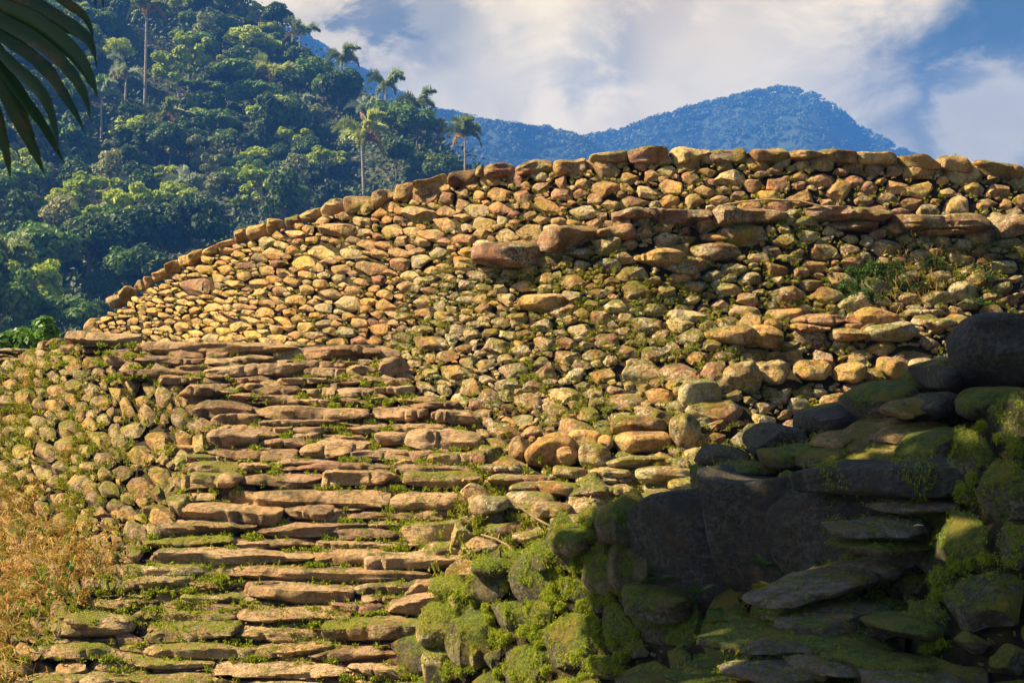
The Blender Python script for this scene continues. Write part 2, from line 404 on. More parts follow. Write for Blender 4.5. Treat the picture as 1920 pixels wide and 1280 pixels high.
# ------------------------------------------------------------------ single slabs and boulders
_tmpl = {}
def box_template(nx, ny, nz):
    key = (nx, ny, nz)
    if key in _tmpl: return _tmpl[key]
    ids = {}; V = []; Q = []
    def vid(i, j, k):
        if (i, j, k) not in ids:
            ids[(i, j, k)] = len(V); V.append((2 * i / nx - 1, 2 * j / ny - 1, 2 * k / nz - 1))
        return ids[(i, j, k)]
    for i in range(nx):
        for j in range(ny):
            Q.append([vid(i, j, 0), vid(i, j + 1, 0), vid(i + 1, j + 1, 0), vid(i + 1, j, 0)])
            Q.append([vid(i, j, nz), vid(i + 1, j, nz), vid(i + 1, j + 1, nz), vid(i, j + 1, nz)])
        for k in range(nz):
            Q.append([vid(i, 0, k), vid(i + 1, 0, k), vid(i + 1, 0, k + 1), vid(i, 0, k + 1)])
            Q.append([vid(i, ny, k), vid(i, ny, k + 1), vid(i + 1, ny, k + 1), vid(i + 1, ny, k)])
    for j in range(ny):
        for k in range(nz):
            Q.append([vid(0, j, k), vid(0, j, k + 1), vid(0, j + 1, k + 1), vid(0, j + 1, k)])
            Q.append([vid(nx, j, k), vid(nx, j + 1, k), vid(nx, j + 1, k + 1), vid(nx, j, k + 1)])
    _tmpl[key] = (np.array(V), np.array(Q)); return _tmpl[key]

def slab_mesh(A, B, T, W, seed, e=6.0, rough=1.0, lean=0.0, up=(0, 0, 1), chips=14):
    """slab whose front middle line runs from A to B (3-D), T thick, W deep going away from the eye"""
    r = np.random.default_rng(seed)
    A = np.asarray(A, float); B = np.asarray(B, float); L = np.linalg.norm(B - A)
    U = (B - A) / L; up = np.array(up, float); F = np.cross(up, U); F /= np.linalg.norm(F); Wd = np.cross(U, F)
    mid = (A + B) / 2
    if np.dot(F, mid) < 0: F = -F                            # away from the eye
    nx = int(np.clip(L / T * 6, 10, 40)); V, Q = box_template(nx, 7, 8)
    V = V.copy(); nn = (np.abs(V) ** e).sum(1) ** (-1 / e); V = V * nn[:, None]
    cuts = V[None]
    asp = np.array([L / T, W / T, 1.0])
    # chipped ends and edges
    for k in range(chips):
        d = r.normal(size=3) * np.array([.8, .9, .8]); d /= np.linalg.norm(d)
        o = r.uniform(.84, 1.14); ex = np.maximum(V @ d - o, 0); V = V - ex[:, None] * d * .9
    # broken into pieces along its length
    if L / T > 3.2 and chips > 8:
        for k in range(r.integers(1, 4)):
            x0 = r.uniform(-.8, .8); g_ = np.exp(-((V[:, 0] - x0) / .05) ** 2); s_ = 1 / (1 + np.exp(-np.clip((V[:, 0] - x0) / .018, -50, 50)))
            V[:, 2] += s_ * r.uniform(-.16, .16) - .10 * g_ * (V[:, 2] > 0); V[:, 1] += s_ * r.uniform(-.13, .13) + .12 * g_ * (V[:, 1] < 0)
    h = r.uniform(-.18, .18, 2)
    V[:, 2] *= 1 + h[0] * V[:, 0] + .08 * np.sin(V[:, 0] * r.uniform(1.5, 4) + r.uniform(0, 6))
    V[:, 2] += .06 * rough * np.sin(V[:, 0] * r.uniform(1, 3) + r.uniform(0, 6)) * r.uniform(.3, 1)
    V[:, 1] += .10 * rough * np.sin(V[:, 0] * r.uniform(2, 5) + r.uniform(0, 6))
    p = V * np.array([L / 2, W / 2, T / 2])
    am = min(T, .3) * rough
    n1 = noise(p / T, seed + 1, .9, 2); n2 = noise(p / T * np.array([.6, .6, 2.6]), seed + 2, 1.6, 2); n3 = noise(p / T, seed + 3, .8, 2)
    p[:, 1] += am * (.06 * n1 + .17 * n2); p[:, 2] += am * .06 * n3; p[:, 0] += am * .12 * n1
    C = mid + F * W / 2
    X = C + p[:, :1] * U + p[:, 1:2] * F + p[:, 2:3] * Wd
    X[:, 2] += lean * (p[:, 1])
    if np.dot(np.cross(U, F), Wd) < 0: Q = Q[:, ::-1]
    return X, Q

def slab_px(x0, x1, yt, yb, D, W=.5, e=5.0, seed=0, slope=0, D1=None, tread=True, rough=1.0, lean=0.0, chips=14):
    """slab filling the pixel box it has in the photograph, at distance D (D1 at its far end)"""
    D1 = D if D1 is None else D1; ym = (yt + yb) / 2
    z = abs(ym - 640) / FPX * D; tot = yb - yt
    tr = .27 * FPX * z / D ** 2 if tread else 0
    tp = max(.62 * tot, tot - tr); yc = yb - tp / 2
    A = at(x0, yc - slope / 2, D); B = at(x1, yc + slope / 2, D1)
    T = tp / FPX * (D + D1) / 2 * (.93 if tread else 1.06)
    return slab_mesh(A, B, T, W, seed, e, rough, lean, chips=chips)

def add_slab(name, spec, mat, parent, label=None, mb=None, **kw):
    X, Q = slab_px(*spec, **kw)
    if mb is not None: mb.add(X, Q); return None
    b = MB(); b.add(X, Q); o = b.build(name, mat, parent, sharp=40)
    if label: o['label'] = label
    return o
# ------------------------------------------------------------------ the great curved terrace wall
def stairD(y): return 22.0 / (1 + (y - 640) / 1360.0)
r = np.random.default_rng(11)
U = Surface([(150, 640), (152, 620), (200, 596), (250, 564), (300, 532), (360, 500), (430, 466), (480, 448), (560, 420), (620, 402), (700, 381), (780, 362), (850, 343), (900, 335), (960, 330), (1000, 323), (1060, 316), (1130, 303), (1200, 299), (1290, 297), (1370, 297), (1440, 295), (1520, 297), (1600, 300), (1700, 311), (1800, 319), (1965, 335), (2600, 388),
             (2600, 470), (1965, 440), (1860, 432), (1700, 420), (1480, 412), (1200, 425), (1100, 450), (1000, 475), (900, 492), (830, 530), (790, 560), (770, 600), (755, 655), (400, 652)],
            [(150, 645, 33), (300, 645, 28.6), (500, 645, 25.6), (710, 650, 23.6), (150, 600, 33.3), (300, 520, 29.6), (400, 560, 27.8), (500, 430, 27.2), (700, 365, 25.6), (900, 320, 24.5), (1100, 300, 23.8), (1440, 288, 23.4), (1700, 300, 23.6), (1960, 325, 24.3), (2600, 380, 28), (2600, 470, 27), (650, 520, 24.9),
             (800, 520, 23.6), (900, 480, 23.1), (1100, 435, 22.8), (1480, 400, 22.7), (1960, 425, 23.1)])
def radU(x, y): return float(np.interp(x, [150, 300, 500, 700, 900, 1300, 1900], [5.6, 7.8, 10.2, 11.6, 12.8, 13.4, 14]))
tw = empty('retaining_wall', tuple(at(1100, 640, 24)), 'tall curved dry-stone retaining wall of ochre and brown rubble with a row of flat capstones against the sky', 'stone wall')
mb, g = pack(U, radU, 1.8, 21, hgt=.46, spread=.33, prot=.25, shrink=1.07)
# sunlight on the left end is put into paler stone colour: two materials in one masonry part
o = mb.build('masonry', M['upper'], tw, sharp=30); mas_u = o
o.data.materials.append(M['gold'])
co = np.empty(len(o.data.vertices) * 3, np.float32); o.data.vertices.foreach_get('co', co); co = co.reshape(-1, 3) + np.array(tw.location)
px = co[:, 0] / co[:, 1] * FPX + 960
fv = np.empty(len(o.data.loops), np.int32); o.data.loops.foreach_get('vertex_index', fv)
ls = np.empty(len(o.data.polygons), np.int32); o.data.polygons.foreach_get('loop_start', ls)
nv = 8 * 30 + 1
stone = fv[ls] // nv; spx = px[stone * nv]
mi = (spx + (np.random.default_rng(3).normal(0, 90, len(g['S'])))[stone] < 540).astype(np.int32)
o.data.polygons.foreach_set('material_index', mi)
backing(U).build('core', M['earth'], tw)
mo = gap_tufts(g, 2.6, r, 14, .026, .012, field=lambda x, y: np.interp(x, [150, 700, 900, 1900], [.25, .35, .6, .6]))
mo.build('moss', M['moss'], tw)['kind'] = 'stuff'
caps = [(697, 742, 358, 378), (738, 778, 345, 368), (776, 840, 333, 360), (838, 905, 320, 343), (890, 912, 312, 326), (908, 965, 307, 332), (968, 1038, 301, 320), (1038, 1098, 297, 320), (1110, 1178, 286, 302), (1178, 1258, 278, 302), (1262, 1330, 278, 299), (1330, 1402, 277, 300), (1405, 1482, 275, 299), (1480, 1545, 280, 295), (1543, 1610, 280, 299), (1608, 1688, 285, 307), (1686, 1768, 289, 314), (1766, 1828, 293, 320), (1828, 1925, 306, 328), (1920, 2000, 312, 336),
        (640, 698, 366, 392), (600, 640, 376, 402), (566, 602, 390, 407), (530, 568, 402, 419), (496, 530, 413, 430), (462, 498, 424, 443), (436, 465, 436, 449), (408, 438, 450, 463), (380, 410, 462, 475), (350, 380, 474, 488), (330, 352, 483, 496), (308, 335, 493, 507), (285, 312, 506, 520), (262, 288, 518, 531), (245, 265, 528, 542), (225, 248, 540, 556), (200, 228, 556, 571), (155, 198, 597, 621)]
caps += [(x_, x_ + 70, 318 + (x_ - 2000) * .085, 338 + (x_ - 2000) * .085) for x_ in range(2004, 2560, 74)]
RX = [p_[0] for p_ in U.poly[1:28]]; RY = [p_[1] for p_ in U.poly[1:28]]; rs = random.Random(5)
for i, (a, b, c, d) in enumerate(caps):
    if a < 600: q_ = rs.uniform(-3, 6); a -= q_; b += q_ * .5; c -= rs.uniform(-3, 3)
    D = float(U.D((a + b) / 2, (c + d) / 2)) - (.24 if a > 600 else rs.uniform(.02, .2))
    if a < 600: q_ = rs.uniform(-1, 5); a += q_; b -= rs.uniform(-1, 5); c -= rs.uniform(-4, 4)
    lab = None
    if i == 0: lab = 'orange-red capstone'
    add_slab('capstone', (a - 1, b + 1, c - 2, d + (5 if a < 600 else 4), D), M['gold'] if a < 500 else M['cap'], tw, lab, W=.62 if a > 600 else .5, e=rs.choice([4.5, 5.5, 7]), seed=300 + i, slope=float(np.interp(b, RX, RY) - np.interp(a, RX, RY)) * .75 + rs.uniform(-3, 3), tread=False, rough=1.1, chips=9)

# ------------------------------------------------------------------ the lower tiers in front of it
def ledges(px, py):
    w = sst(px, 1180, 1330)
    y1 = 596 + 0 * px; y2 = 688 + 0 * px
    return w * (.34 - .42 * sst(py, y1 - 10, y1 + 8) - .36 * sst(py, y2 - 10, y2 + 8)) * (1 - .0 * px)
Fpoly = [(715, 712), (715, 690), (724, 650), (745, 592), (770, 537), (830, 502), (900, 472), (1000, 452), (1100, 432), (1200, 407), (1480, 398), (1965, 422), (2600, 452), (2600, 830), (1965, 790), (1830, 800), (1700, 900), (1400, 935), (1320, 945), (1170, 945), (1060, 915), (960, 884), (905, 856), (880, 795), (770, 746)]
F = Surface(Fpoly, [(722, 650, 22.4), (715, 708, 21.3), (770, 537, 22.9), (900, 470, 22.5), (1100, 430, 22.1), (1480, 395, 22.0), (1960, 420, 22.3), (905, 852, 19.2), (880, 792, 19.9), (770, 742, 20.9), (960, 882, 18.6), (1170, 942, 17.7), (1320, 940, 17.6), (900, 650, 21.2), (1000, 600, 21.3), (1100, 700, 20.3), (1300, 590, 21.1), (1300, 700, 20.1), (1500, 590, 21.2), (1500, 700, 20.5), (1500, 850, 19.4), (1900, 590, 21.3), (1900, 700, 20.7), (1300, 800, 19.2), (1100, 800, 19.2), (1700, 900, 19), (2600, 450, 26), (2600, 830, 23)], ledges)
def radF(x, y):
    b = np.interp(x, [715, 850, 1000, 1200, 1900], [8.8, 11, 13, 14.8, 15.6])
    return float(b * np.interp(y, [400, 600, 700, 800, 930], [.95, .95, 1.0, 1.15, 1.25]))
special = [  # x0 x1 ytop ybot lift e mat slope name label
    (890, 1022, 450, 502, .42, 4, 'cap', 2, 'ledge_slab', 'broad dark slab jutting from the wall with a shadow under it'),
    (1015, 1130, 416, 462, .40, 3.6, 'cap', -14, 'ledge_slab', 'tilted slab spotted with white lichen'),
    (1152, 1222, 388, 412, .32, 4.5, 'cap', 0, 'ledge_slab', None), (1218, 1345, 385, 420, .40, 5, 'cap', 0, 'ledge_slab', None), (1340, 1482, 382, 421, .40, 5, 'cap', 3, 'ledge_slab', None),
    (1115, 1192, 420, 450, .30, 3, 'upper', -8, 'ledge_slab', None), (1512, 1682, 384, 413, .42, 5, 'cap', 1, 'ledge_slab', None), (1555, 1662, 406, 430, .28, 4, 'cap', 4, 'ledge_slab', None),
    (1680, 1872, 398, 434, .42, 4, 'cap', 3, 'ledge_slab', None), (1725, 1822, 428, 443, .25, 5, 'upper', 0, 'ledge_slab', None), (1870, 1975, 402, 441, .42, 3.5, 'cap', -8, 'ledge_slab', None),
    (1175, 1287, 468, 500, .20, 2.6, 'gold', 0, 'boulder', 'smooth ochre oval stone'), (968, 1066, 549, 586, .18, 3, 'gold', -6, 'boulder', 'large flat ochre stone'), (1290, 1392, 456, 491, .18, 2.6, 'lower', 0, 'boulder', None), (1242, 1318, 485, 517, .17, 3, 'lower', -4, 'boulder', None),
    (1315, 1335 + 60, 432, 452, .1, 3, 'lower', 0, 'boulder', None),
    (1352, 1432, 680, 738, .30, 2.5, 'lower', 0, 'boulder', 'round pale-topped boulder, largest of the row'), (1430, 1491, 678, 720, .30, 2.4, 'lower', 0, 'boulder', None), (1492, 1566, 677, 717, .30, 2.4, 'lower', 0, 'boulder', None), (1566, 1631, 681, 719, .30, 2.4, 'gold', 0, 'boulder', None), (1643, 1708, 671, 711, .30, 2.4, 'gold', 0, 'boulder', None), (1706, 1760, 672, 706, .26, 2.4, 'lower', 0, 'boulder', None),
    (1275, 1357, 714, 783, .06, 4.5, 'lower', 4, 'boulder', 'pale boulder with a freshly broken face'), (1258, 1314, 775, 842, .22, 3, 'lower', 0, 'boulder', 'upright stone crusted with grey-green lichen'), (1155, 1267, 812, 853, .22, 3.2, 'gold', 0, 'boulder', 'long orange boulder low in the wall'), (1145, 1258, 783, 820, .22, 3, 'lower', -4, 'boulder', None), (1062, 1130, 808, 846, .2, 2.8, 'gold', -8, 'boulder', None),
    (982, 1076, 822, 878, .26, 2.6, 'upper', -30, 'boulder', None), (1085, 1150, 833, 882, .24, 2.4, 'lower', 0, 'boulder', None), (950, 994, 822, 873, .2, 2.4, 'upper', 0, 'boulder', None), (1036, 1087, 838, 872, .22, 2.6, 'upper', -6, 'boulder', None), (1120, 1150, 820, 845, .2, 2.6, 'gold', 10, 'boulder', None),
    (1370, 1432, 574, 600, .22, 2.4, 'upper', 0, 'boulder', None), (1440, 1512, 577, 606, .22, 2.6, 'upper', 0, 'boulder', None), (1490, 1602, 588, 612, .25, 3, 'upper', 0, 'boulder', None), (1606, 1692, 576, 615, .24, 2.5, 'upper', 0, 'boulder', None), (1630, 1726, 604, 641, .30, 2.6, 'lower', -6, 'boulder', None), (1408, 1482, 608, 652, .3, 2.6, 'upper', 4, 'boulder', None), (1325, 1422, 610, 647, .3, 2.6, 'lower', 4, 'boulder', None), (1488, 1562, 606, 623, .3, 4, 'upper', 0, 'boulder', None), (1562, 1632, 616, 641, .26, 2.6, 'lower', 0, 'boulder', None), (1700, 1792, 578, 598, .24, 3, 'lower', 0, 'boulder', None), (1738, 1800, 597, 616, .26, 3, 'lower', 0, 'boulder', None), (1250, 1330, 582, 606, .2, 2.8, 'upper', 0, 'boulder', None)]
lw = empty('retaining_wall', tuple(at(1150, 940, 18)), 'mossy rubble wall stepping down in ledges below the jutting slabs, right of the sunlit stairs', 'stone wall')
excl = [(a + 6, b - 6, c + 4, d - 3) for (a, b, c, d, *_) in special]
mb, g = pack(F, radF, 2.0, 33, hgt=.52, spread=.38, prot=.3, shrink=1.08, exclude=excl)
mas_f = mb.build('masonry', M['lower'], lw, sharp=30)
backing(F).build('core', M['earth'], lw)
carpet([mas_f], 'moss', lw, M['moss'], 9000, .024, .009, .55, r, freq=2.3, slope=.6)
gap_tufts(g, 3.5, r, 14, .026, .012, field=lambda x, y: np.interp(x, [715, 1000, 1900], [.5, .75, 1]) * (noise(np.stack([x, y, 0 * x], -1) / 100, 3, 1.5) > -.15)).build('moss', M['moss'], lw)['kind'] = 'stuff'
carpet([mas_f], 'creeping_plants', lw, M['fern'], 2600, .03, .012, -.6, r, region=lambda x, y: (((x - 1720) / 150) ** 2 + ((y - 535) / 50) ** 2 < 1) & (noise(np.stack([x, y, 0 * x], -1) / 40, 3, 1.5) > -.1))
for i, (a, b, c, d, lf, e, mt, sl, nm, lab) in enumerate(special):
    D = float(F.D((a + b) / 2, (c + d) / 2)) - lf
    W = .9 if nm == 'ledge_slab' else max(.35, (b - a) / FPX * D * .8)
    if nm == 'ledge_slab' and mt == 'cap': mt = 'ledge'
    add_slab(nm, (a, b, c, d, D), M[mt], lw, lab, W=W, e=e, seed=500 + i, slope=sl, tread=False, rough=1.5 if nm == 'ledge_slab' else 1.1)

# ------------------------------------------------------------------ the staircase
st = empty('stone_staircase', tuple(at(500, 1290, 14.8)), 'long sunlit staircase of rough flat stone slabs with moss in its joints', 'staircase')
slabs = [(105, 250, 618, 648), (245, 562, 640, 668), (560, 712, 648, 678), (104, 206, 646, 663), (116, 190, 659, 682), (380, 505, 668, 690), (520, 652, 674, 692),
 (247, 380, 667, 688), (324, 402, 684, 699), (380, 572, 680, 709), (570, 648, 690, 709), (647, 706, 683, 705), (662, 704, 672, 686),
 (215, 376, 689, 706), (285, 380, 700, 720), (378, 430, 698, 712), (430, 505, 705, 724), (503, 612, 707, 722), (612, 680, 701, 715), (680, 722, 704, 720), (720, 767, 708, 724),
 (355, 422, 717, 736), (440, 500, 718, 733), (470, 566, 723, 741), (570, 628, 727, 745), (628, 697, 725, 745), (698, 773, 723, 744),
 (331, 436, 718, 745), (430, 487, 735, 750), (485, 562, 738, 757), (560, 628, 745, 761), (628, 692, 745, 760), (690, 728, 738, 753), (728, 822, 742, 754), (755, 858, 752, 766),
 (359, 474, 752, 787, 10), (472, 690, 761, 791), (692, 806, 762, 791), (805, 896, 769, 799),
 (394, 482, 775, 802), (480, 640, 783, 800), (632, 724, 791, 805), (722, 862, 792, 808),
 (383, 534, 793, 821), (485, 546, 799, 812), (546, 642, 797, 813), (648, 723, 798, 817), (760, 905, 802, 844), (700, 762, 808, 839), (900, 946, 834, 872),
 (378, 482, 802, 842), (482, 582, 822, 842), (534, 599, 808, 829), (598, 697, 812, 828), (590, 702, 822, 845), (556, 656, 830, 863),
 (385, 552, 841, 866), (654, 843, 838, 864), (790, 892, 846, 872),
 (346, 468, 851, 868), (490, 642, 858, 874), (510, 730, 866, 889), (735, 790, 857, 872), (724, 902, 866, 888),
 (334, 448, 862, 890), (446, 512, 866, 884), (448, 602, 886, 916), (600, 742, 882, 916), (752, 902, 880, 917),
 (336, 450, 884, 923), (415, 728, 915, 954), (726, 880, 918, 967), (338, 398, 922, 944), (878, 960, 928, 975),
 (318, 526, 942, 985), (526, 648, 945, 979), (647, 844, 955, 979), (290, 477, 972, 1006), (474, 682, 978, 1011), (682, 746, 975, 992), (744, 846, 973, 992), (614, 785, 987, 1011), (748, 918, 976, 1024, -14), (862, 968, 971, 1012, 10),
 (267, 436, 1003, 1029), (435, 598, 1008, 1032), (592, 752, 1010, 1030), (785, 937, 1008, 1056), (930, 1000, 1005, 1045),
 (285, 588, 1025, 1063), (583, 776, 1029, 1061), (684, 867, 1037, 1078), (406, 806, 1061, 1094), (200, 412, 1055, 1085), (862, 935, 1050, 1085),
 (194, 354, 1077, 1109), (340, 412, 1083, 1101), (460, 662, 1093, 1132), (655, 796, 1086, 1112), (755, 872, 1084, 1122),
 (336, 462, 1108, 1132), (664, 762, 1106, 1132), (133, 283, 1121, 1142), (292, 590, 1128, 1145), (618, 717, 1123, 1151), (714, 832, 1112, 1162, -8), (780, 878, 1107, 1146),
 (262, 440, 1139, 1168), (438, 657, 1138, 1174), (590, 722, 1152, 1172), (80, 242, 1152, 1205), (266, 440, 1165, 1206), (435, 602, 1172, 1206), (598, 787, 1160, 1212),
 (54, 210, 1203, 1235), (206, 478, 1205, 1237), (476, 618, 1205, 1238), (558, 758, 1211, 1243), (214, 398, 1227, 1257, 8), (396, 648, 1236, 1274), (648, 792, 1240, 1271),
 (40, 252, 1262, 1292), (236, 420, 1258, 1292), (420, 640, 1272, 1304), (638, 800, 1274, 1306)]
area = np.array([(s[1] - s[0]) * (s[3] - s[2]) for s in slabs]); order = np.argsort(-area)
keep = set(order[:98].tolist()); rest = MB(); rs = random.Random(5)
bl = {(378, 802): 'rounded dark red stone', (760, 802): 'tall squared block with a sunlit end', (726, 918): 'bulging mossy block with white lichen', (785, 1008): 'block crusted with white lichen', (105, 618): 'long kerb stone with a pale lichened end', (336, 884): 'block green with moss', (80, 1152): 'big rounded mossy block'}
for i, s in enumerate(slabs):
    x0, x1, yt, yb = s[:4]; sl = s[4] if len(s) > 4 else rs.uniform(-2, 2.5)
    D = float(stairD(max(yb, 655))); ex = 11
    if (x0, yt) in ((378, 802), (556, 830), (534, 808), (80, 1152), (726, 918), (785, 1008), (526, 945)): ex = 3
    if yb < 690: D = min(D + .05, 21.95)
    if x0 < 210 and yb < 690: D = 22.6 - (x0 - 100) / 1500
    mossy = x1 < 470 and x0 < 350 and 860 < yb or (x0 > 740 and 850 < yb < 1070) or (x0, yt) in ((598, 1160), (336, 884)) or (x0 < 260 and yb > 1050)
    lab = bl.get((x0, yt))
    kw = dict(W=.62, e=ex, seed=900 + i, slope=sl, rough=.9 if ex > 4 else 1.2)
    if i in keep: add_slab('step_slab', (x0 - 1, x1 + 1, yt, yb + 2, D), M['step_moss'] if mossy else M['step'], st, lab, **kw)
    else:
        X, Q = slab_px(x0 - 1, x1 + 1, yt, yb + 2, D, **kw); rest.add(X, Q)
for _ in range(100):
    y_ = rs.uniform(668, 1275); a_ = np.interp(y_, [660, 780, 900, 1000, 1080, 1200, 1280], [240, 385, 345, 300, 210, 60, 40]); b_ = np.interp(y_, [660, 740, 850, 900, 1000, 1080, 1200, 1280], [700, 765, 905, 960, 980, 890, 785, 790])
    w_ = rs.uniform(35, 130) * (.6 + .6 * (y_ - 640) / 640); x_ = rs.uniform(a_, max(a_ + 5, b_ - w_)); h_ = rs.uniform(7, 13) * (.6 + .7 * (y_ - 640) / 640)
    X, Q = slab_px(x_, x_ + w_, y_ - h_, y_, float(stairD(y_)) + rs.uniform(-.02, .1), W=.5, e=9, seed=4000 + _, slope=rs.uniform(-4, 4), rough=1.3); rest.add(X, Q)
rest.build('step_slab', M['step'], st, sharp=40)['kind'] = 'stuff'
STp = [(225, 662), (712, 655), (770, 740), (882, 790), (912, 850), (990, 890), (1010, 960), (1000, 1010), (930, 1060), (872, 1100), (800, 1190), (790, 1320), (30, 1320), (60, 1215), (200, 1080), (290, 990), (340, 900), (378, 780), (300, 720), (235, 685)]
STs = Surface(STp, [(x, y, stairD(y) + .24) for x in (100, 500, 900) for y in (660, 760, 860, 960, 1060, 1160, 1300)])
backing(Surface([(85, 655), (250, 650), (262, 700), (180, 690), (100, 680)], [(85, 655, 23.0), (250, 650, 22.5), (262, 700, 21.9), (100, 680, 22.8)]), step=8).build('core', M['earth'], st)
backing(STs, off=.03).build('core', M['earth'], st)
# small packing stones between the slabs
mb, g = pack(Surface(STp, [(x, y, stairD(y) + .17) for x in (100, 500, 900) for y in (660, 760, 860, 960, 1060, 1160, 1300)]), lambda x, y: 19 + 8 * (y - 640) / 640, 2.6, 61, hgt=.5, facets=6)
mb.build('packing_stones', M['step'], st, sharp=38)
# moss along the treads
px_, py_, ws = [], [], []
for i, s in enumerate(slabs):
    L = s[1] - s[0]; k = int(L / 6 * rs.uniform(.1, 1.6) * (1.7 if (s[0] < 300 or s[0] > 560) else .7))
    for _ in range(k):
        px_.append(rs.choice([rs.uniform(s[0], s[1]), s[0] + rs.gauss(0, 6), s[1] + rs.gauss(0, 6)])); py_.append(s[3] + rs.uniform(-3, 4))
px_ = np.array(px_); py_ = np.array(py_)
P = at(px_, py_, stairD(np.maximum(py_, 655)) - .02)
blades(P, np.tile(np.array([[0, -.55, .8]]), (len(P), 1)), 16, .038, .013, r, up=.2, spread=.7).build('moss', M['green_moss'], st)['kind'] = 'stuff'

carpet([o_ for o_ in st.children if o_.name.startswith('step_slab')], 'moss', st, M['green_moss'], 9000, .026, .009, .62, r, freq=1.2, slope=.45, region=lambda x, y: ((x < 430) | (x > 700) | (y > 1130)) & (y > 780))
xl = r.uniform(60, 1150, 700); yl = r.uniform(690, 1275, 700); okl = inside(STp, xl, yl) | inside([(885, 862), (1170, 944), (1060, 1040), (880, 1110)], xl, yl); xl, yl = xl[okl], yl[okl]
C_ = at(xl, yl, stairD(yl) + .02); d_ = np.tile([[0, -.2, .95]], (len(C_), 1)); nn_ = d_ + r.normal(size=d_.shape) * .35; nn_ /= np.linalg.norm(nn_, axis=1, keepdims=True); a_ = np.cross(nn_, r.normal(size=d_.shape)); a_ /= np.linalg.norm(a_, axis=1, keepdims=True); b_ = np.cross(nn_, a_); s_ = .028 * r.uniform(.5, 1.5, (len(C_), 1))
mb = MB(); mb.add(np.stack([C_ - a_ * s_, C_ - b_ * s_ * .5 + nn_ * .006, C_ + a_ * s_, C_ + b_ * s_ * .5], 1), np.arange(len(C_) * 4).reshape(-1, 4)); tag(mb.build('fallen_leaves', M['litter']), 'small brown fallen leaves scattered on the sunlit steps', 'leaf litter', kind='stuff')
# ------------------------------------------------------------------ flank wall of the stairs (left)
Lp = [(-460, 775), (-40, 712), (0, 690), (55, 662), (105, 645), (150, 668), (250, 682), (300, 722), (360, 765), (378, 800), (372, 840), (338, 890), (335, 945), (290, 995), (270, 1020), (235, 1045), (195, 1090), (140, 1130), (78, 1180), (45, 1230), (30, 1320), (-460, 1320)]
Lw = Surface(Lp, [(250, 680, 21.7), (378, 800, 19.75), (338, 900, 18.55), (280, 1005, 17.4), (140, 1130, 16.15), (45, 1230, 15.3), (105, 642, 23), (0, 700, 24), (0, 900, 21.2), (100, 850, 20.5), (200, 850, 19.6), (300, 850, 19.1), (0, 1100, 18.2), (150, 1000, 18.2), (250, 800, 20.2), (240, 950, 18.3), (100, 1050, 17.6), (-40, 1300, 16.5), (-460, 775, 28), (-460, 1300, 20)])
fl = empty('retaining_wall', tuple(at(150, 1130, 16.8)), 'steep curved flank wall of small golden stones left of the stairs, streaked with dry moss', 'stone wall')
mb, g = pack(Lw, lambda x, y: 9.3 + .004 * max(0, y - 700) + (2.5 if x > 250 else 0), 1.2, 44, hgt=.58, prot=.35, shrink=1.08, spread=.36)
mb.build('masonry', M['flank'] if 'flank' in M else M['gold'], fl, sharp=30)
carpet([o_ for o_ in fl.children if o_.name.startswith('masonry')], 'dry_moss', fl, M['drygrass'], 12000, .035, .012, .05, r, streak=.4, freq=1.5, up=0, droop=.4, slope=.3, region=lambda x, y: (x < 215) & (noise(np.stack([x, y * .45, 0 * x], -1) / 60, 3, 1.3) > -.05))
backing(Lw).build('core', M['earth'], fl)
fld = lambda x, y: np.clip(.15 + .9 * np.exp(-((x - 30 + (y - 800) * .15) / 45) ** 2) + .8 * np.exp(-((x - 150 + (y - 860) * .2) / 30) ** 2) * (y > 780), 0, 1)
gap_tufts(g, 5.0, r, 12, .055, .018, field=fld).build('moss', M['moss'], fl)['kind'] = 'stuff'

# low kerb wall beyond it
kw_ = empty('low_wall', tuple(at(20, 690, 27)), 'low wall of thin flat slabs at the left edge under the green bush', 'stone wall')
for i, (a, b, c, d) in enumerate([(-30, 52, 653, 663), (-40, 30, 663, 674), (-30, 48, 672, 684), (-40, 36, 682, 700), (36, 62, 662, 686), (60, 92, 640, 668), (82, 108, 634, 652)]):
    add_slab('coping_slab', (a, b, c, d, 25.5 - i * .1), M['cap'], kw_, W=.8, e=4, seed=700 + i, tread=False)

# ------------------------------------------------------------------ landing of rough slabs, middle
Mp = [(885, 862), (960, 882), (1060, 912), (1170, 944), (1330, 940), (1330, 975), (1180, 1000), (1060, 1040), (960, 1090), (880, 1110), (858, 1000), (872, 930)]
Ms = Surface(Mp, [(885, 860, 18.95), (960, 882, 18.5), (1170, 944, 17.5), (1330, 940, 17.3), (1190, 970, 17.0), (1060, 1020, 16.4), (960, 1070, 16), (880, 1095, 16.1), (860, 1000, 17), (880, 930, 18)])
la = empty('stone_landing', tuple(at(1050, 1000, 17)), 'tumbled landing of flat mossy slabs between the sunlit stairs and the dark wall', 'landing')
mb, g = pack(Ms, lambda x, y: 21, 2.2, 71, hgt=.7)
mb.build('packing_stones', M['lower'], la, sharp=38)
backing(Ms).build('core', M['earth'], la)
gap_tufts(g, 5, r, 13, .06, .02).build('moss', M['moss'], la)['kind'] = 'stuff'
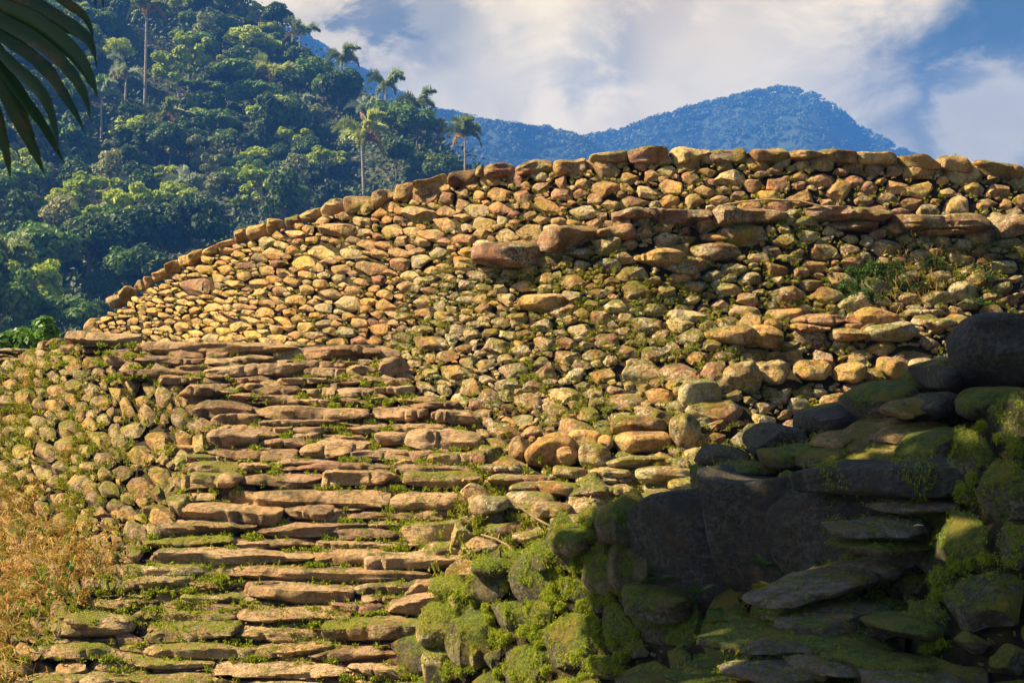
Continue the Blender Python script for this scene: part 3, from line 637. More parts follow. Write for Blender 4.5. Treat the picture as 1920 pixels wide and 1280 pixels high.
for i, (a, b, c, d) in enumerate([(915, 1050, 888, 915), (955, 1090, 903, 936), (1050, 1160, 905, 940), (895, 985, 868, 890), (1080, 1190, 888, 912), (1140, 1260, 852, 880), (1110, 1185, 878, 905), (1195, 1300, 872, 915), (1255, 1310, 893, 925), (1140, 1190, 906, 932), (1195, 1270, 918, 950), (1040, 1100, 872, 900), (950, 1040, 922, 962), (880, 960, 925, 972), (1000, 1080, 940, 985), (960, 1010, 995, 1020), (1030, 1120, 960, 1000)]):
    D = float(Ms.D((a + b) / 2, max(d, 880))) - .12
    add_slab('landing_slab', (a, b, c, d, D), M['lower'], la, W=.6, e=3.4, seed=760 + i, slope=rs.uniform(-3, 5), rough=1.2)
# ------------------------------------------------------------------ dark wall in the foreground, right
Kp = [(790, 1200), (802, 1150), (868, 1112), (880, 1095), (960, 1058), (1050, 1008), (1180, 955), (1320, 910), (1500, 893), (1830, 888), (1800, 1000), (1770, 1100), (1740, 1320), (770, 1320)]
Ks = Surface(Kp, [(795, 1200, 15), (870, 1105, 14.7), (960, 1060, 14), (1180, 952, 12.8), (1320, 908, 12), (1500, 890, 11.3), (1830, 890, 10.3), (780, 1310, 14.7), (1000, 1300, 13.2), (1200, 1300, 11.6), (1350, 1300, 10.3), (1500, 1300, 9.6), (1750, 1300, 9), (1400, 1050, 11.9), (1600, 1000, 11.2), (1200, 1100, 12.5), (1500, 1150, 11.0), (1700, 1100, 10)])
dk = empty('retaining_wall', tuple(at(1100, 1290, 12.3)), 'dark shaded wall of big stones hung with bright green moss, bottom right beside the stairs', 'stone wall')
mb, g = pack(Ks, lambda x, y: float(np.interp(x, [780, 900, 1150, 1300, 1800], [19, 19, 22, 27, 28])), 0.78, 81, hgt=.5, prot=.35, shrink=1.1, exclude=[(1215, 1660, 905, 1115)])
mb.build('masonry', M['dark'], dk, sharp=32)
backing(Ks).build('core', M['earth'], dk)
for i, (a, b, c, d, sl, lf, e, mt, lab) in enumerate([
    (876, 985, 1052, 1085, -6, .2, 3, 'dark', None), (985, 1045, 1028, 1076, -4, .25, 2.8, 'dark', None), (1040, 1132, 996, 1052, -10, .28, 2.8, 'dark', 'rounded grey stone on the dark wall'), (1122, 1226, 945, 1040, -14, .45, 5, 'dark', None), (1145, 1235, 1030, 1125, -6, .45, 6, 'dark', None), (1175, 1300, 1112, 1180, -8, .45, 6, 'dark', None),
    (1172, 1352, 925, 1140, -24, .38, 9, 'bare_dark', None), (1430, 1690, 903, 1112, -2, .30, 10, 'bare_dark', None), (1296, 1500, 900, 1130, -8, .34, 10, 'bare_dark', 'huge dark slab face in deep shade'), (1455, 1800, 874, 935, 2, .50, 5, 'bare_dark', 'long pale-topped slab lying along the top of the dark wall'),  # dark slabs, shaded recess included, get their shade by colour
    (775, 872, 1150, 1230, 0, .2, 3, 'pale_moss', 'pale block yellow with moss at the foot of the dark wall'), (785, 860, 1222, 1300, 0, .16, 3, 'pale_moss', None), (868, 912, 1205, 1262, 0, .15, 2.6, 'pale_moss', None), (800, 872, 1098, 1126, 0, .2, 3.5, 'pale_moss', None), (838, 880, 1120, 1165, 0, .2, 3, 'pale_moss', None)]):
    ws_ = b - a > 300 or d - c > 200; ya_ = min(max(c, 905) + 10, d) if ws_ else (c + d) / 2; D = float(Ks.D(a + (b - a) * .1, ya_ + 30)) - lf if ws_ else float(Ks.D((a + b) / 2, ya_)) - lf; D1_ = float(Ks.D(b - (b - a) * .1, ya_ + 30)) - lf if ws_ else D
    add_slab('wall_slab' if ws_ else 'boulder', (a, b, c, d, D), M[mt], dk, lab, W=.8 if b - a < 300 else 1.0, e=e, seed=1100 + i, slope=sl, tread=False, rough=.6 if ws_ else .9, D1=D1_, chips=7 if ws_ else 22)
rk = np.random.default_rng(9)
K_ = [o for o in dk.children if o.name.split('.')[0] in ('masonry', 'boulder', 'wall_slab')]
carpet(K_, 'moss', dk, M['green_moss'], 42000, .016, .005, .24, rk, streak=.24, freq=1.5, up=-.1, droop=.6, slope=.5, region=lambda x, y: (x < 1210) | (noise(np.stack([x, y, 0 * x], -1) / 60, 4, 1.2) > .35))

# ------------------------------------------------------------------ second stair climbing into the shade, right
s2 = empty('stone_staircase', tuple(at(1550, 1290, 9.6)), 'shaded stair of mossy slabs climbing to the right beside the dark wall', 'staircase')
Q2 = [  # x0 y0 x1 y1 thickness D0 D1 lift mat
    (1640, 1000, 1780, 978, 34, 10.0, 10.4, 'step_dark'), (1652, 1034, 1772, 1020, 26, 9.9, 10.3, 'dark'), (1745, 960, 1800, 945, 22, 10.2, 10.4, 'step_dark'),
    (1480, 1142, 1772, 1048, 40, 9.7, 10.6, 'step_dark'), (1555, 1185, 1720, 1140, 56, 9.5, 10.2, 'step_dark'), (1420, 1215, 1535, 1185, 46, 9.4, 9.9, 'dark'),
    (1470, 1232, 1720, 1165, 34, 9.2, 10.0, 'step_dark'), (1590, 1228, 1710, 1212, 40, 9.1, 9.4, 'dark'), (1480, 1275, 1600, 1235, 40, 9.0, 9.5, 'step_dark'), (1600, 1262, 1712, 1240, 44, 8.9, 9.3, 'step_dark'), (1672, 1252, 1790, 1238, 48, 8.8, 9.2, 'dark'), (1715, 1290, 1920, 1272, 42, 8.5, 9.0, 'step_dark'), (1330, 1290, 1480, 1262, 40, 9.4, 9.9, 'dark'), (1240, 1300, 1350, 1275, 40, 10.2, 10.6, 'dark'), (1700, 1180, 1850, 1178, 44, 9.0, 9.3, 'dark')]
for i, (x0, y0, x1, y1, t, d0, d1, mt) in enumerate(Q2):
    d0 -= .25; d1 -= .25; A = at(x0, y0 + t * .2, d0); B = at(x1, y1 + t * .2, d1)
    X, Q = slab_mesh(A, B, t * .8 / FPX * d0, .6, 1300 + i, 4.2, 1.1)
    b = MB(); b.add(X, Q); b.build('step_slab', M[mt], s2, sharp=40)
# upper flight behind the long slab
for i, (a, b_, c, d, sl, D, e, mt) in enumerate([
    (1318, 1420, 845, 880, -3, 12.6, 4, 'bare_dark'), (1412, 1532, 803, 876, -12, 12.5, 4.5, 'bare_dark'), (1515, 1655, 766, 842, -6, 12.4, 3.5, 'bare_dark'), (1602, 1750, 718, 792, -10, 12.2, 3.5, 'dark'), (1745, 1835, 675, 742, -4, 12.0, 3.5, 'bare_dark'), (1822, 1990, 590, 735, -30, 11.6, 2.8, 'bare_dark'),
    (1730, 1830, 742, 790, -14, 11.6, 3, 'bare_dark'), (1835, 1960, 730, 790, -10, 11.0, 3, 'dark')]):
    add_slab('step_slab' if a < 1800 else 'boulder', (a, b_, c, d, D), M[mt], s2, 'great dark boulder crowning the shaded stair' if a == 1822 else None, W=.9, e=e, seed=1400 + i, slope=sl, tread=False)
for i, (x0, y0, x1, y1, t, d0, d1, mt) in enumerate([
    (1595, 838, 1655, 812, 24, 11.8, 12.2, 'warm_dark'), (1635, 850, 1735, 775, 34, 11.7, 12.3, 'warm_dark'), (1710, 826, 1800, 798, 34, 11.5, 11.9, 'warm_dark'), (1725, 778, 1830, 748, 30, 11.6, 12.0, 'warm_dark'), (1690, 868, 1800, 838, 40, 11.2, 11.7, 'warm_dark'), (1655, 872, 1730, 848, 34, 11.3, 11.7, 'warm_dark'), (1560, 872, 1640, 850, 36, 11.6, 12.0, 'dark'), (1480, 868, 1560, 850, 40, 11.8, 12.1, 'dark'), (1385, 888, 1480, 880, 26, 11.9, 12.2, 'dark'), (1770, 868, 1850, 820, 60, 10.9, 11.4, 'dark')]):
    A = at(x0, y0, d0); B = at(x1, y1, d1)
    X, Q = slab_mesh(A, B, t / FPX * d0, .5, 1500 + i, 3.6, 1.1)
    b = MB(); b.add(X, Q); b.build('step_slab', M[mt], s2, sharp=40)
Bp = [(1310, 890), (1420, 850), (1520, 800), (1610, 745), (1750, 700), (1830, 660), (1965, 610), (1965, 900), (1320, 910)]
Bs = Surface(Bp, [(1310, 890, 12.9), (1420, 850, 12.9), (1610, 745, 12.9), (1830, 660, 12.6), (1965, 610, 12.2), (1500, 895, 12.0), (1800, 890, 11.4), (1965, 900, 10.6)])
backing(Bs).build('core', M['earth'], s2)
Cp = [(1230, 1320), (1400, 1215), (1470, 1130), (1640, 1000), (1800, 940), (1800, 1320)]
Cs = Surface(Cp, [(1230, 1320, 10.6), (1400, 1215, 10.3), (1480, 1130, 10.5), (1640, 1000, 10.8), (1800, 940, 10.6), (1800, 1320, 9.2), (1550, 1300, 9.6)])
backing(Cs).build('core', M['earth'], s2)
mb, g2 = pack(Cs, lambda x, y: 21, 1.6, 93, hgt=.6); mb.build('packing_stones', M['dark'], s2, sharp=32)
mb, g3 = pack(Bs, lambda x, y: 20, 1.6, 95, hgt=.5); mb.build('packing_stones', M['dark'], s2, sharp=32)

# ------------------------------------------------------------------ wall end at the right edge
Pp = [(2420, 700), (1985, 690), (1900, 735), (1838, 770), (1812, 860), (1800, 960), (1772, 1050), (1745, 1130), (1730, 1320), (2420, 1320)]
Ps = Surface(Pp, [(1838, 770, 10.4), (1985, 690, 10.2), (1800, 960, 9.7), (1740, 1150, 9.2), (1730, 1310, 8.8), (1985, 1310, 8.2), (1985, 1000, 9.0), (1880, 1000, 9.0), (1850, 1200, 8.6), (2420, 700, 9.6), (2420, 1310, 8.2)])
pw = empty('wall_end', tuple(at(1860, 1290, 8.6)), 'dark stacked wall end at the right edge, big blocks under thick green moss', 'stone wall')
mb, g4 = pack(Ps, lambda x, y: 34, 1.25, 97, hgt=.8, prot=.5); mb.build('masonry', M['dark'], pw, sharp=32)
backing(Ps).build('core', M['earth'], pw)
carpet([o for o in pw.children if o.name.startswith('masonry')], 'moss', pw, M['green_moss'], 24000, .014, .004, .26, rk, streak=.3, freq=1.7, up=-.1, droop=.6, slope=.55)
carpet([o for o in s2.children if o.name.split('.')[0] in ('step_slab', 'packing_stones')], 'moss', s2, M['green_moss'], 11000, .015, .005, .55, rk, freq=1.5, up=0, droop=.4, slope=.55)

# ------------------------------------------------------------------ small plants, grass, twigs
def fern(name, px, py, D, nf, L, mat, label, cat='fern', w=.30, seed=1, down=.3):
    r = np.random.default_rng(seed); base = at(px, py, D); root = empty(name, tuple(base), label, cat)
    for k in range(nf):
        a = r.uniform(0, 6.28); d = np.array([math.cos(a), math.sin(a) * .7 - .35, r.uniform(.2, .9)]); d /= np.linalg.norm(d)
        mb = MB(); n = 17; ln = L * r.uniform(.6, 1.2); side = np.cross(d, [0, 0, 1]); side /= np.linalg.norm(side)
        V = []; Q = []
        for i in range(n):
            t = (i + .5) / n; p = base + d * ln * t; p = p - np.array([0, 0, 1]) * ln * (t ** 2) * (down + .3)
            l2 = ln * w * math.sin(math.pi * (.12 + .85 * t)) * (1 - .3 * t)
            for s in (-1, 1):
                q = p + side * s * l2 + d * l2 * .45 - np.array([0, 0, .25 * l2]); h = d * ln / n * .30
                b = len(V); V += [p - h * .6, p + h * .6, (p + q) / 2 + h, q, (p + q) / 2 - h]; Q += [[b, b + 1, b + 2, b + 4]]
                mb.T.append(np.array([[b + 4, b + 2, b + 3]]))
        mb.V.append(np.array(V)); mb.Q.append(np.array(Q)); mb.n = len(V)
        mb.build('frond', mat, root)
    return root
fe = [(1310, 1110, 'dark green fern on the shaded wall below the huge dark slab face'), (1350, 1165, 'dark green fern lowest on the shaded wall, near the yellow plant'), (1240, 1085, 'small fern on the shaded wall left of the huge dark slab face'), (1500, 1165, 'bright green fern at the left end of a shaded step'), (1385, 910, 'small tuft of green fern on top of the huge dark slab face'), (1430, 1060, 'thin fern growing under the right end of the huge dark slab face'), (1320, 1255, 'low fern at the bottom edge of the dark wall'), (1560, 1075, 'fern spreading on the shaded step under the long slab')]
for i, (x, y, lab) in enumerate(fe):
    S_ = Ks; Db = float(np.interp(x, [1230, 1617], [S_.D(1230, 940), S_.D(1617, 940)])) - .54; fern('fern', x, y, min(float(S_.D(x, y)) - .3, Db if y < 1130 else 99), 9 if y > 950 else 7, .26 if y > 950 else .12, M['fern'], lab, seed=20 + i)
fern('yellow_plant', 1440, 1105, float(np.interp(1440, [1230, 1617], [Ks.D(1230, 940), Ks.D(1617, 940)])) - .56, 16, .24, M['yellow_fern'], 'small yellow plant drooping on the dark shaded wall', 'plant', w=.5, seed=3, down=.9)
fern('fern', 1580, 560, float(F.D(1580, 560)) - .2, 9, .20, M['fern'], 'small green fern low on the sunlit wall under its jutting slabs', seed=41)
fern('fern', 1850, 570, float(F.D(1850, 570)) - .2, 9, .2, M['fern'], 'green fern on the sunlit wall near the great dark boulder', seed=42)
fern('fern', 1690, 500, float(F.D(1690, 500)) - .2, 7, .16, M['fern'], 'fern growing through the dry vines on the sunlit wall', seed=43)
fern('fern', 275, 715, 21.2, 9, .3, M['shrub'], 'little green fern near the top of the golden flank wall', seed=44)
# dry vines hanging on the tier wall
n_ = 130; xv = rk.normal(1705, 45, n_); yv = rk.normal(520, 48, n_); ok = inside(Fpoly, xv, yv) & (yv > 450) & (yv < 600); xv, yv = xv[ok], yv[ok]
P, u, v, n = F.frame(xv, yv); tag(blades(P + n * .08, n + np.array([0, 0, -.9]), 3, .15, .006, rk, up=-.5, spread=.8, droop=.5).build('dry_vines', M['drygrass']), 'tangle of dry brown vines on the wall below the jutting slabs', 'vines', kind='stuff')
# grass on the bank, bottom left
Gp = [(-460, 960), (-40, 900), (40, 930), (90, 990), (150, 1030), (215, 1045), (180, 1095), (120, 1130), (70, 1170), (50, 1215), (40, 1320), (-460, 1320)]
n_ = 2100; xv = rk.uniform(-460, 230, n_); yv = rk.uniform(890, 1310, n_); ok = inside(Gp, xv, yv); xv, yv = xv[ok], yv[ok]
P, u, v, n = Lw.frame(xv, yv); P = P + n * rk.uniform(.05, .3, len(P))[:, None]
tag(blades(P, n + np.array([0, 0, .4]), 7, .40, .012, rk, up=.35, spread=.9, droop=.8).build('dry_grass', M['drygrass']), 'orange dry grass and creepers over the foot of the flank wall', 'grass', kind='stuff')
ok = rk.uniform(size=len(P)) < .07
tag(blades(P[ok] + np.array([0, -.1, 0]), n[ok], 7, .1, .05, rk, up=.2, spread=.9).build('weeds', M['shrub']), 'green weeds mixed in the dry grass at the lower left', 'weeds', kind='stuff')

def tube(mb, pts, rad, K=7):
    pts = np.array(pts, float); n = len(pts); rad = np.broadcast_to(rad, (n,))
    tg = np.gradient(pts, axis=0); tg /= np.linalg.norm(tg, axis=1, keepdims=True)
    a = np.cross(tg, [.3, .9, .1]); a /= np.linalg.norm(a, axis=1, keepdims=True); b = np.cross(tg, a)
    th = np.linspace(0, 2 * np.pi, K, endpoint=False)
    V = pts[:, None] + rad[:, None, None] * (np.cos(th)[None, :, None] * a[:, None] + np.sin(th)[None, :, None] * b[:, None])
    i = np.arange(n - 1)[:, None] * K; j = np.arange(K)[None]; j2 = (j + 1) % K
    mb.add(V, np.stack([i + j, i + j2, i + K + j2, i + K + j], -1).reshape(-1, 4))
for nm, lab, pts, D in (('dry_stick', 'thin dry stick leaning on the tumbled landing slabs', [(948, 928), (972, 948), (996, 966), (1015, 977), (1040, 990)], 17.0),
                        ('dry_stick', 'bent pale root hanging over the edge of the landing', [(902, 1002), (930, 1010), (952, 1022), (965, 1038), (982, 1048)], 15.9),
                        ('dry_stick', 'dead stalk lying along the top of the jutting slabs', [(1355, 385), (1395, 378), (1440, 374), (1500, 377), (1560, 392)], 21.6)):
    mb = MB(); tube(mb, np.array([at(x, y, D - .1 * k) for k, (x, y) in enumerate(pts)]), .014); tag(mb.build(nm, M['twig']), lab, 'stick')
mb = MB(); p = at(1722, 986, 9.75); mb.add(p + np.array([[-.04, 0, 0], [-.01, -.03, .01], [.04, -.01, .005], [.0, .025, .015], [-.01, -.005, .0]]), None, [[0, 1, 4], [1, 2, 4], [2, 3, 4], [3, 0, 4]])
tag(mb.build('dead_leaf', M['pale_leaf']), 'pale curled dead leaf lying on a shaded step', 'leaf')

# bright bush behind the low kerb wall
def leaves(C, Nn, size, r, asp=1.7, jit=.6):
    k = len(C); n = Nn + r.normal(size=(k, 3)) * jit; n /= np.linalg.norm(n, axis=1, keepdims=True)
    a = np.cross(n, r.normal(size=(k, 3))); a /= np.linalg.norm(a, axis=1, keepdims=True); b = np.cross(n, a)
    s = size * r.uniform(.6, 1.3, k)[:, None]
    V = np.stack([C - a * s * .5 * asp, C - b * s * .5 + n * s * .12, C + a * s * .5 * asp, C + b * s * .5 + n * s * .12], 1)
    return V.reshape(-1, 3), np.arange(k * 4).reshape(-1, 4)
bu = empty('bush', tuple(at(60, 665, 29)), 'bright green leafy bush behind the low wall at the left edge', 'bush')
rb = np.random.default_rng(5); mb = MB(); cen = []
for (x, y, rr) in [(15, 655, .22), (30, 645, .3), (55, 640, .34), (78, 622, .34), (85, 610, .22), (40, 628, .2), (95, 632, .22), (10, 640, .2), (62, 655, .3)]:
    c = at(x, y, 29 + rb.uniform(-.3, .3)); d = rb.normal(size=(90, 3)); d /= np.linalg.norm(d, axis=1, keepdims=True)
    V, Q = leaves(c + d * rr * rb.uniform(.5, 1, (90, 1)), d + [0, -.3, .5], .10, rb); mb.add(V, Q); cen.append(c)
mb.build('foliage', M['shrub'], bu)
mb = MB()
for c in cen: tube(mb, [at(60, 672, 29), (np.array(c) + at(60, 672, 29)) / 2 + [0, 0, .05], c], .02, 5)
mb.build('stems', M['bark'], bu)
# ------------------------------------------------------------------ trees: a few kinds, then copies
def crown_mesh(name, lobes, n, size, r, asp=1.5, up=.35, hollow=.72):
    lobes = np.array(lobes, float); w = lobes[:, 3] ** 2; w /= w.sum(); li = r.choice(len(lobes), n, p=w)
    d = r.normal(size=(n, 3)); d[:, 2] += .25; d /= np.linalg.norm(d, axis=1, keepdims=True)
    L = lobes[li]; sc = np.stack([L[:, 3], L[:, 3], L[:, 3] * L[:, 4]], 1)
    # ragged lobes
    rr = hollow + (1.08 - hollow) * r.uniform(size=n) ** .6 + .16 * noise(d * 1.0 + li[:, None] * 3.1, 3, 2.6)
    C = L[:, :3] + d * sc * rr[:, None]
    k = n; nn = d + np.array([0, 0, up]) + r.normal(size=(k, 3)) * .55; nn /= np.linalg.norm(nn, axis=1, keepdims=True)
    a = np.cross(nn, r.normal(size=(k, 3))); a /= np.linalg.norm(a, axis=1, keepdims=True); b = np.cross(nn, a)
    s = size * r.uniform(.5, 1.3, k)[:, None]
    V = np.stack([C - a * s * .5 * asp, C - b * s * .5 + nn * s * .15, C + a * s * .5 * asp, C + b * s * .5 + nn * s * .15], 1)
    return to_mesh(name, V, np.arange(k * 4).reshape(-1, 4), smooth=False)
def trunk_mesh(name, H, rad, lobes, r, lean=0.0):
    mb = MB(); z = np.linspace(-2.5, H, 7); pts = np.stack([lean * z + .15 * np.sin(z), .1 * np.cos(z * .7), z], 1)
    tube(mb, pts, np.linspace(rad, rad * .45, 7), 7)
    for l in lobes[:: max(1, len(lobes) // 8)]:
        h = H * r.uniform(.5, .95); p0 = np.array([lean * h + .15 * math.sin(h), 0, h]); p1 = np.array(l[:3])
        tube(mb, [p0, (p0 + p1) / 2 + [0, 0, -.2], p1], [rad * .35, rad * .22, rad * .08], 5)
    V = np.concatenate(mb.V); me = to_mesh(name, V, np.concatenate(mb.Q)); return me
def lobes_for(kind, r):
    L = []
    if kind == 'round':
        for _ in range(26):
            d = r.normal(size=3); d[2] = abs(d[2]) * .9 - .25; d /= np.linalg.norm(d); L.append((*(np.array([0, 0, 7.2]) + d * [3.3, 3.3, 2.9] * r.uniform(.6, 1)), r.uniform(.9, 1.7), .75))
    if kind == 'spreading':
        for _ in range(24):
            a = r.uniform(0, 6.28); q = 4.6 * math.sqrt(r.uniform()); L.append((q * math.cos(a), q * math.sin(a), 8.4 - .07 * q * q + r.normal(0, .5), r.uniform(1.0, 1.7), .5))
    if kind == 'draped':
        for _ in range(34):
            a = r.uniform(0, 6.28); z = r.uniform(1.0, 10.5); q = (1.1 + 1.7 * math.sin(z / 11 * math.pi)) * r.uniform(.3, 1); L.append((q * math.cos(a), q * math.sin(a), z, r.uniform(.7, 1.35), .9))
    if kind == 'loose':
        for _ in range(15):
            a = r.uniform(0, 6.28); q = 3.7 * math.sqrt(r.uniform()); L.append((q * math.cos(a), q * math.sin(a), r.uniform(5, 9.8), r.uniform(.7, 1.3), .6))
    return L
leafm = {}
def lm(key, ramp): leafm[key] = leaf_mat(key + '_leaf', ramp, .28, .6, .75)
lm('dark_green', [(0, (.028, .06, .012)), (.5, (.055, .10, .016)), (1, (.095, .15, .02))])
lm('mid_green', [(0, (.07, .14, .014)), (.5, (.12, .20, .018)), (1, (.20, .27, .022))])
lm('sunlit_yellow_green', [(0, (.26, .34, .02)), (.5, (.35, .42, .025)), (1, (.42, .45, .03))])  # sunlit highlights of the slope are put into this leaf colour
lm('grey_green', [(0, (.15, .18, .07)), (.5, (.22, .24, .08)), (1, (.30, .28, .10))])
kinds = {}
specs = [('round', 'dark_green', 'dense dark green round-crowned tree'), ('round', 'mid_green', 'leafy mid-green round-crowned tree'), ('spreading', 'mid_green', 'flat spreading green tree'), ('spreading', 'sunlit_yellow_green', 'sunlit yellow-green spreading tree'), ('draped', 'grey_green', 'grey-green tree draped in creepers'), ('draped', 'dark_green', 'dark tree draped in creepers'), ('loose', 'sunlit_yellow_green', 'open-crowned pale green tree'), ('loose', 'grey_green', 'open-crowned greyish tree'), ('round', 'dark_green', 'dense dark green bushy tree')]
for i, (k, c, lab) in enumerate(specs):
    rr = np.random.default_rng(200 + i); L = lobes_for(k, rr)
    cm = crown_mesh('crown', L, {'round': 3600, 'spreading': 3400, 'draped': 3400, 'loose': 2000}[k], [.5, .42, .55, .5, .38, .5, .6, .45, .66][i], rr)
    cm.materials.append(leafm[c]); tm = trunk_mesh('trunk', {'round': 6.5, 'spreading': 8, 'draped': 9, 'loose': 8.5}[k], .28, L, rr, rr.uniform(-.06, .06)); tm.materials.append(M['palebark'] if k == 'loose' else M['bark'])
    kinds[i] = (cm, tm, lab)
def plant_tree(i, loc, s, rz, label, group, name='forest_tree'):
    cm, tm, _ = kinds[i]
    o = empty(name, loc, label, 'tree', group); o.scale = (s, s, s * random.uniform(.9, 1.15)); o.rotation_euler = (random.uniform(-.08, .08), random.uniform(-.08, .08), rz)
    for nm, me in (('crown', cm), ('trunk', tm)): c = bpy.data.objects.new(nm, me); col.objects.link(c); c.parent = o
    return o

# the near hillside
crx = [-400, -200, 0, 200, 400, 470, 520, 580, 650, 720, 790, 850, 900, 960, 1060, 1200]
cry = [-420, -370, -270, -140, -25, 10, 45, 100, 150, 195, 235, 290, 325, 360, 430, 520]
def crest(px): return np.interp(px, crx, cry)
def hillD(px, py):
    yc = crest(px); t = np.clip((780 - py) / (780 - yc), 0, 1.0)
    Dc = np.interp(px, [-400, 400, 900, 1200], [430, 400, 300, 280]); 
    return 130 + (Dc - 130) * t ** .9 + 6 * np.sin(px / 90 + 2 * t) * t
HX, HT = np.meshgrid(np.linspace(-400, 1200, 120), np.linspace(0, 1, 70))
HY = 780 + (crest(HX) - 780) * HT
P = at(HX, HY, hillD(HX, HY)); P[0, :, 2] = -14
# beyond the crest the ground falls away again
back = P[-1].copy(); back = back * np.array([1.3, 1.3, 0]) + np.array([0, 40, -14.0])
P = np.concatenate([P, back[None]], 0); ny, nx_ = P.shape[:2]; idx = np.arange(ny * nx_).reshape(ny, nx_)
mb = MB(); mb.add(P, np.stack([idx[:-1, :-1], idx[:-1, 1:], idx[1:, 1:], idx[1:, :-1]], -1).reshape(-1, 4)); tag(mb.build('hill', M['ground']), kind='structure')
rh = np.random.default_rng(17)
# low growth under the trees
n_ = 70000; xv = rh.uniform(-120, 1050, n_); t = rh.uniform(0, 1, n_); yv = 780 + (crest(xv) - 780) * t; ok = (yv > -80) & (yv < 690); xv, yv = xv[ok], yv[ok]
P = at(xv, yv, hillD(xv, yv)); P[:, 2] += rh.uniform(0, 1, len(P)) ** 2 * 4.0 * (1.0 + .5 * noise(P, 8, .12))
V, Q = leaves(P, np.tile([[-.2, -.5, .8]], (len(P), 1)), .62, rh)
under = to_mesh('undergrowth', V, Q, smooth=False); tag(obj('undergrowth', under, leaf_mat('undergrowth_leaf', [(0, (.02, .045, .012)), (.6, (.04, .075, .016)), (1, (.08, .12, .02))], .25, .6, 0)), 'dark green low growth between the trees of the hillside', 'undergrowth', kind='stuff')

def zone(px, py):
    if py < crest(px) + 70: return 'along the ridge against the sky'
    if py > 480: return 'low on the slope behind the left walls'
    if py > 300: return 'on the middle of the forested slope'
    return 'high on the forested slope'
GRP = 'trees of the hillside forest'
notable = [(470, 95, 3, 1.25, 'big bright green spreading tree at the top of the ridge'), (590, 245, 4, 1.0, 'tall pale grey-green tree draped in creepers left of the prominent palm'), (265, 265, 3, 1.05, 'brightest yellow-green tree in the middle of the slope'), (400, 255, 2, 1.0, 'domed pale green tree in the middle of the slope'), (395, 150, 6, 1.0, 'open yellow-green tree left of the big ridge tree'), (330, 385, 3, .95, 'yellow-green tree under the silvery palm fronds')]
PALMS = [(275, 18, 330, 195, 7, 'very tall pale-trunked palm near the top left with a collar of dead fronds', 1.0, None, 2, .02), (237, 140, 300, 250, 5, 'palm with a few upright fronds beside the very tall palm', .9, 's', 1, .04), (308, 222, 280, 275, 6, 'leaning palm with dry fronds left of the slope middle', .9, None, 2, .35), (508, 138, 330, 190, 6, 'short palm with yellow fronds high under the ridge', 1.05, None, 3, 0), (562, 62, 370, 120, 6, 'first dark palm on the ridge below the big green tree', 1.1, None, 1, 0), (646, 112, 350, 180, 7, 'slim palm on the ridge, silhouetted with a bare trunk', 1.0, None, 1, 0), (724, 160, 340, 215, 7, 'dark spiky palm on the ridge, second from the end', 1.05, None, 0, .05), (782, 200, 330, 260, 6, 'leafy dark palm on the ridge above the far blue hills', 1.1, None, 0, 0), (678, 256, 290, 372, 6, 'prominent sunlit palm on a long bare trunk above the wall top', 1.1, None, 2, -.04), (683, 210, 310, 260, 5, 'pale green palm just above the prominent sunlit palm', .8, 's', 1, 0), (565, 205, 320, 240, 5, 'small grey palm in the trees under the ridge', .7, 's', 1, 0), (872, 252, 290, 345, 7, 'lone palm at the foot of the ridge against the blue hill', .85, None, 1, 0), (345, 345, 250, 400, 5, 'palm with silvery upright fronds above the left wall', .75, 's', 1, 0), (296, 410, 240, 450, 5, 'small silvery palm low on the slope', .6, 's', 1, 0), (190, 180, 290, 260, 5, 'palm half hidden behind the near palm leaf tips', .8, 's', 1, 0), (22, 490, 190, 640, 6, 'dark palm low at the left edge', .8, None, 0, 0), (345, 470, 220, 520, 5, 'grey palm just over the left end of the curved wall', .7, 's', 0, 0)]
placed = []
for (x, y, k, s, lab) in notable:
    D = float(hillD(x, y + 35)); placed.append((x, y)); plant_tree(k, tuple(at(x, y + 45, D)), s, random.uniform(0, 6.28), lab, GRP)
# crest row first, then fill
cand = []
for x in np.arange(-60, 1000, 17): cand.append((x + rh.uniform(-6, 6), crest(x) + rh.uniform(14, 30), .8))
for _ in range(9000): x = rh.uniform(-70, 940); y = rh.uniform(-40, 690); cand.append((x, y, 1))
nt_ = 0
for (x, y, f) in cand:
    if y < crest(x) + 12 or nt_ > 288 or y < -45: continue
    wall = np.interp(x, [0, 110, 160, 300, 480, 700, 900, 1000], [690, 640, 610, 525, 437, 372, 325, 315])
    if y - 25 > wall + 20: continue
    D = float(hillD(x, y + 20)); md = 26 * 300 / D * (.8 if f < 1 else 1)
    if any(abs(x - p_[0]) < (56 if p_[0] in (678, 275) else 27) and p_[1] - 25 < y < p_[3] + (70 if p_[0] in (678, 275) else 12) for p_ in PALMS): continue
    if any((x - a) ** 2 + ((y - b) * 1.25) ** 2 < md * md for a, b in placed): continue
    placed.append((x, y)); nt_ += 1
    lit = (x < 300 and 250 < y < 480)  # more trees in the sunlit leaf colour here
    k = random.choices(range(9), [4, 4, 3, 3.5 if lit else 2, 2.6, 2.2, 2.4, 1.6, 3])[0]
    s = random.choice([.5, .62, .72, .85, 1.0, 1.2]) * (.8 if f < 1 else 1)
    plant_tree(k, tuple(at(x, y + 24, D)), s, random.uniform(0, 6.28), kinds[k][2] + ' ' + zone(x, y), GRP)
print('trees', nt_)

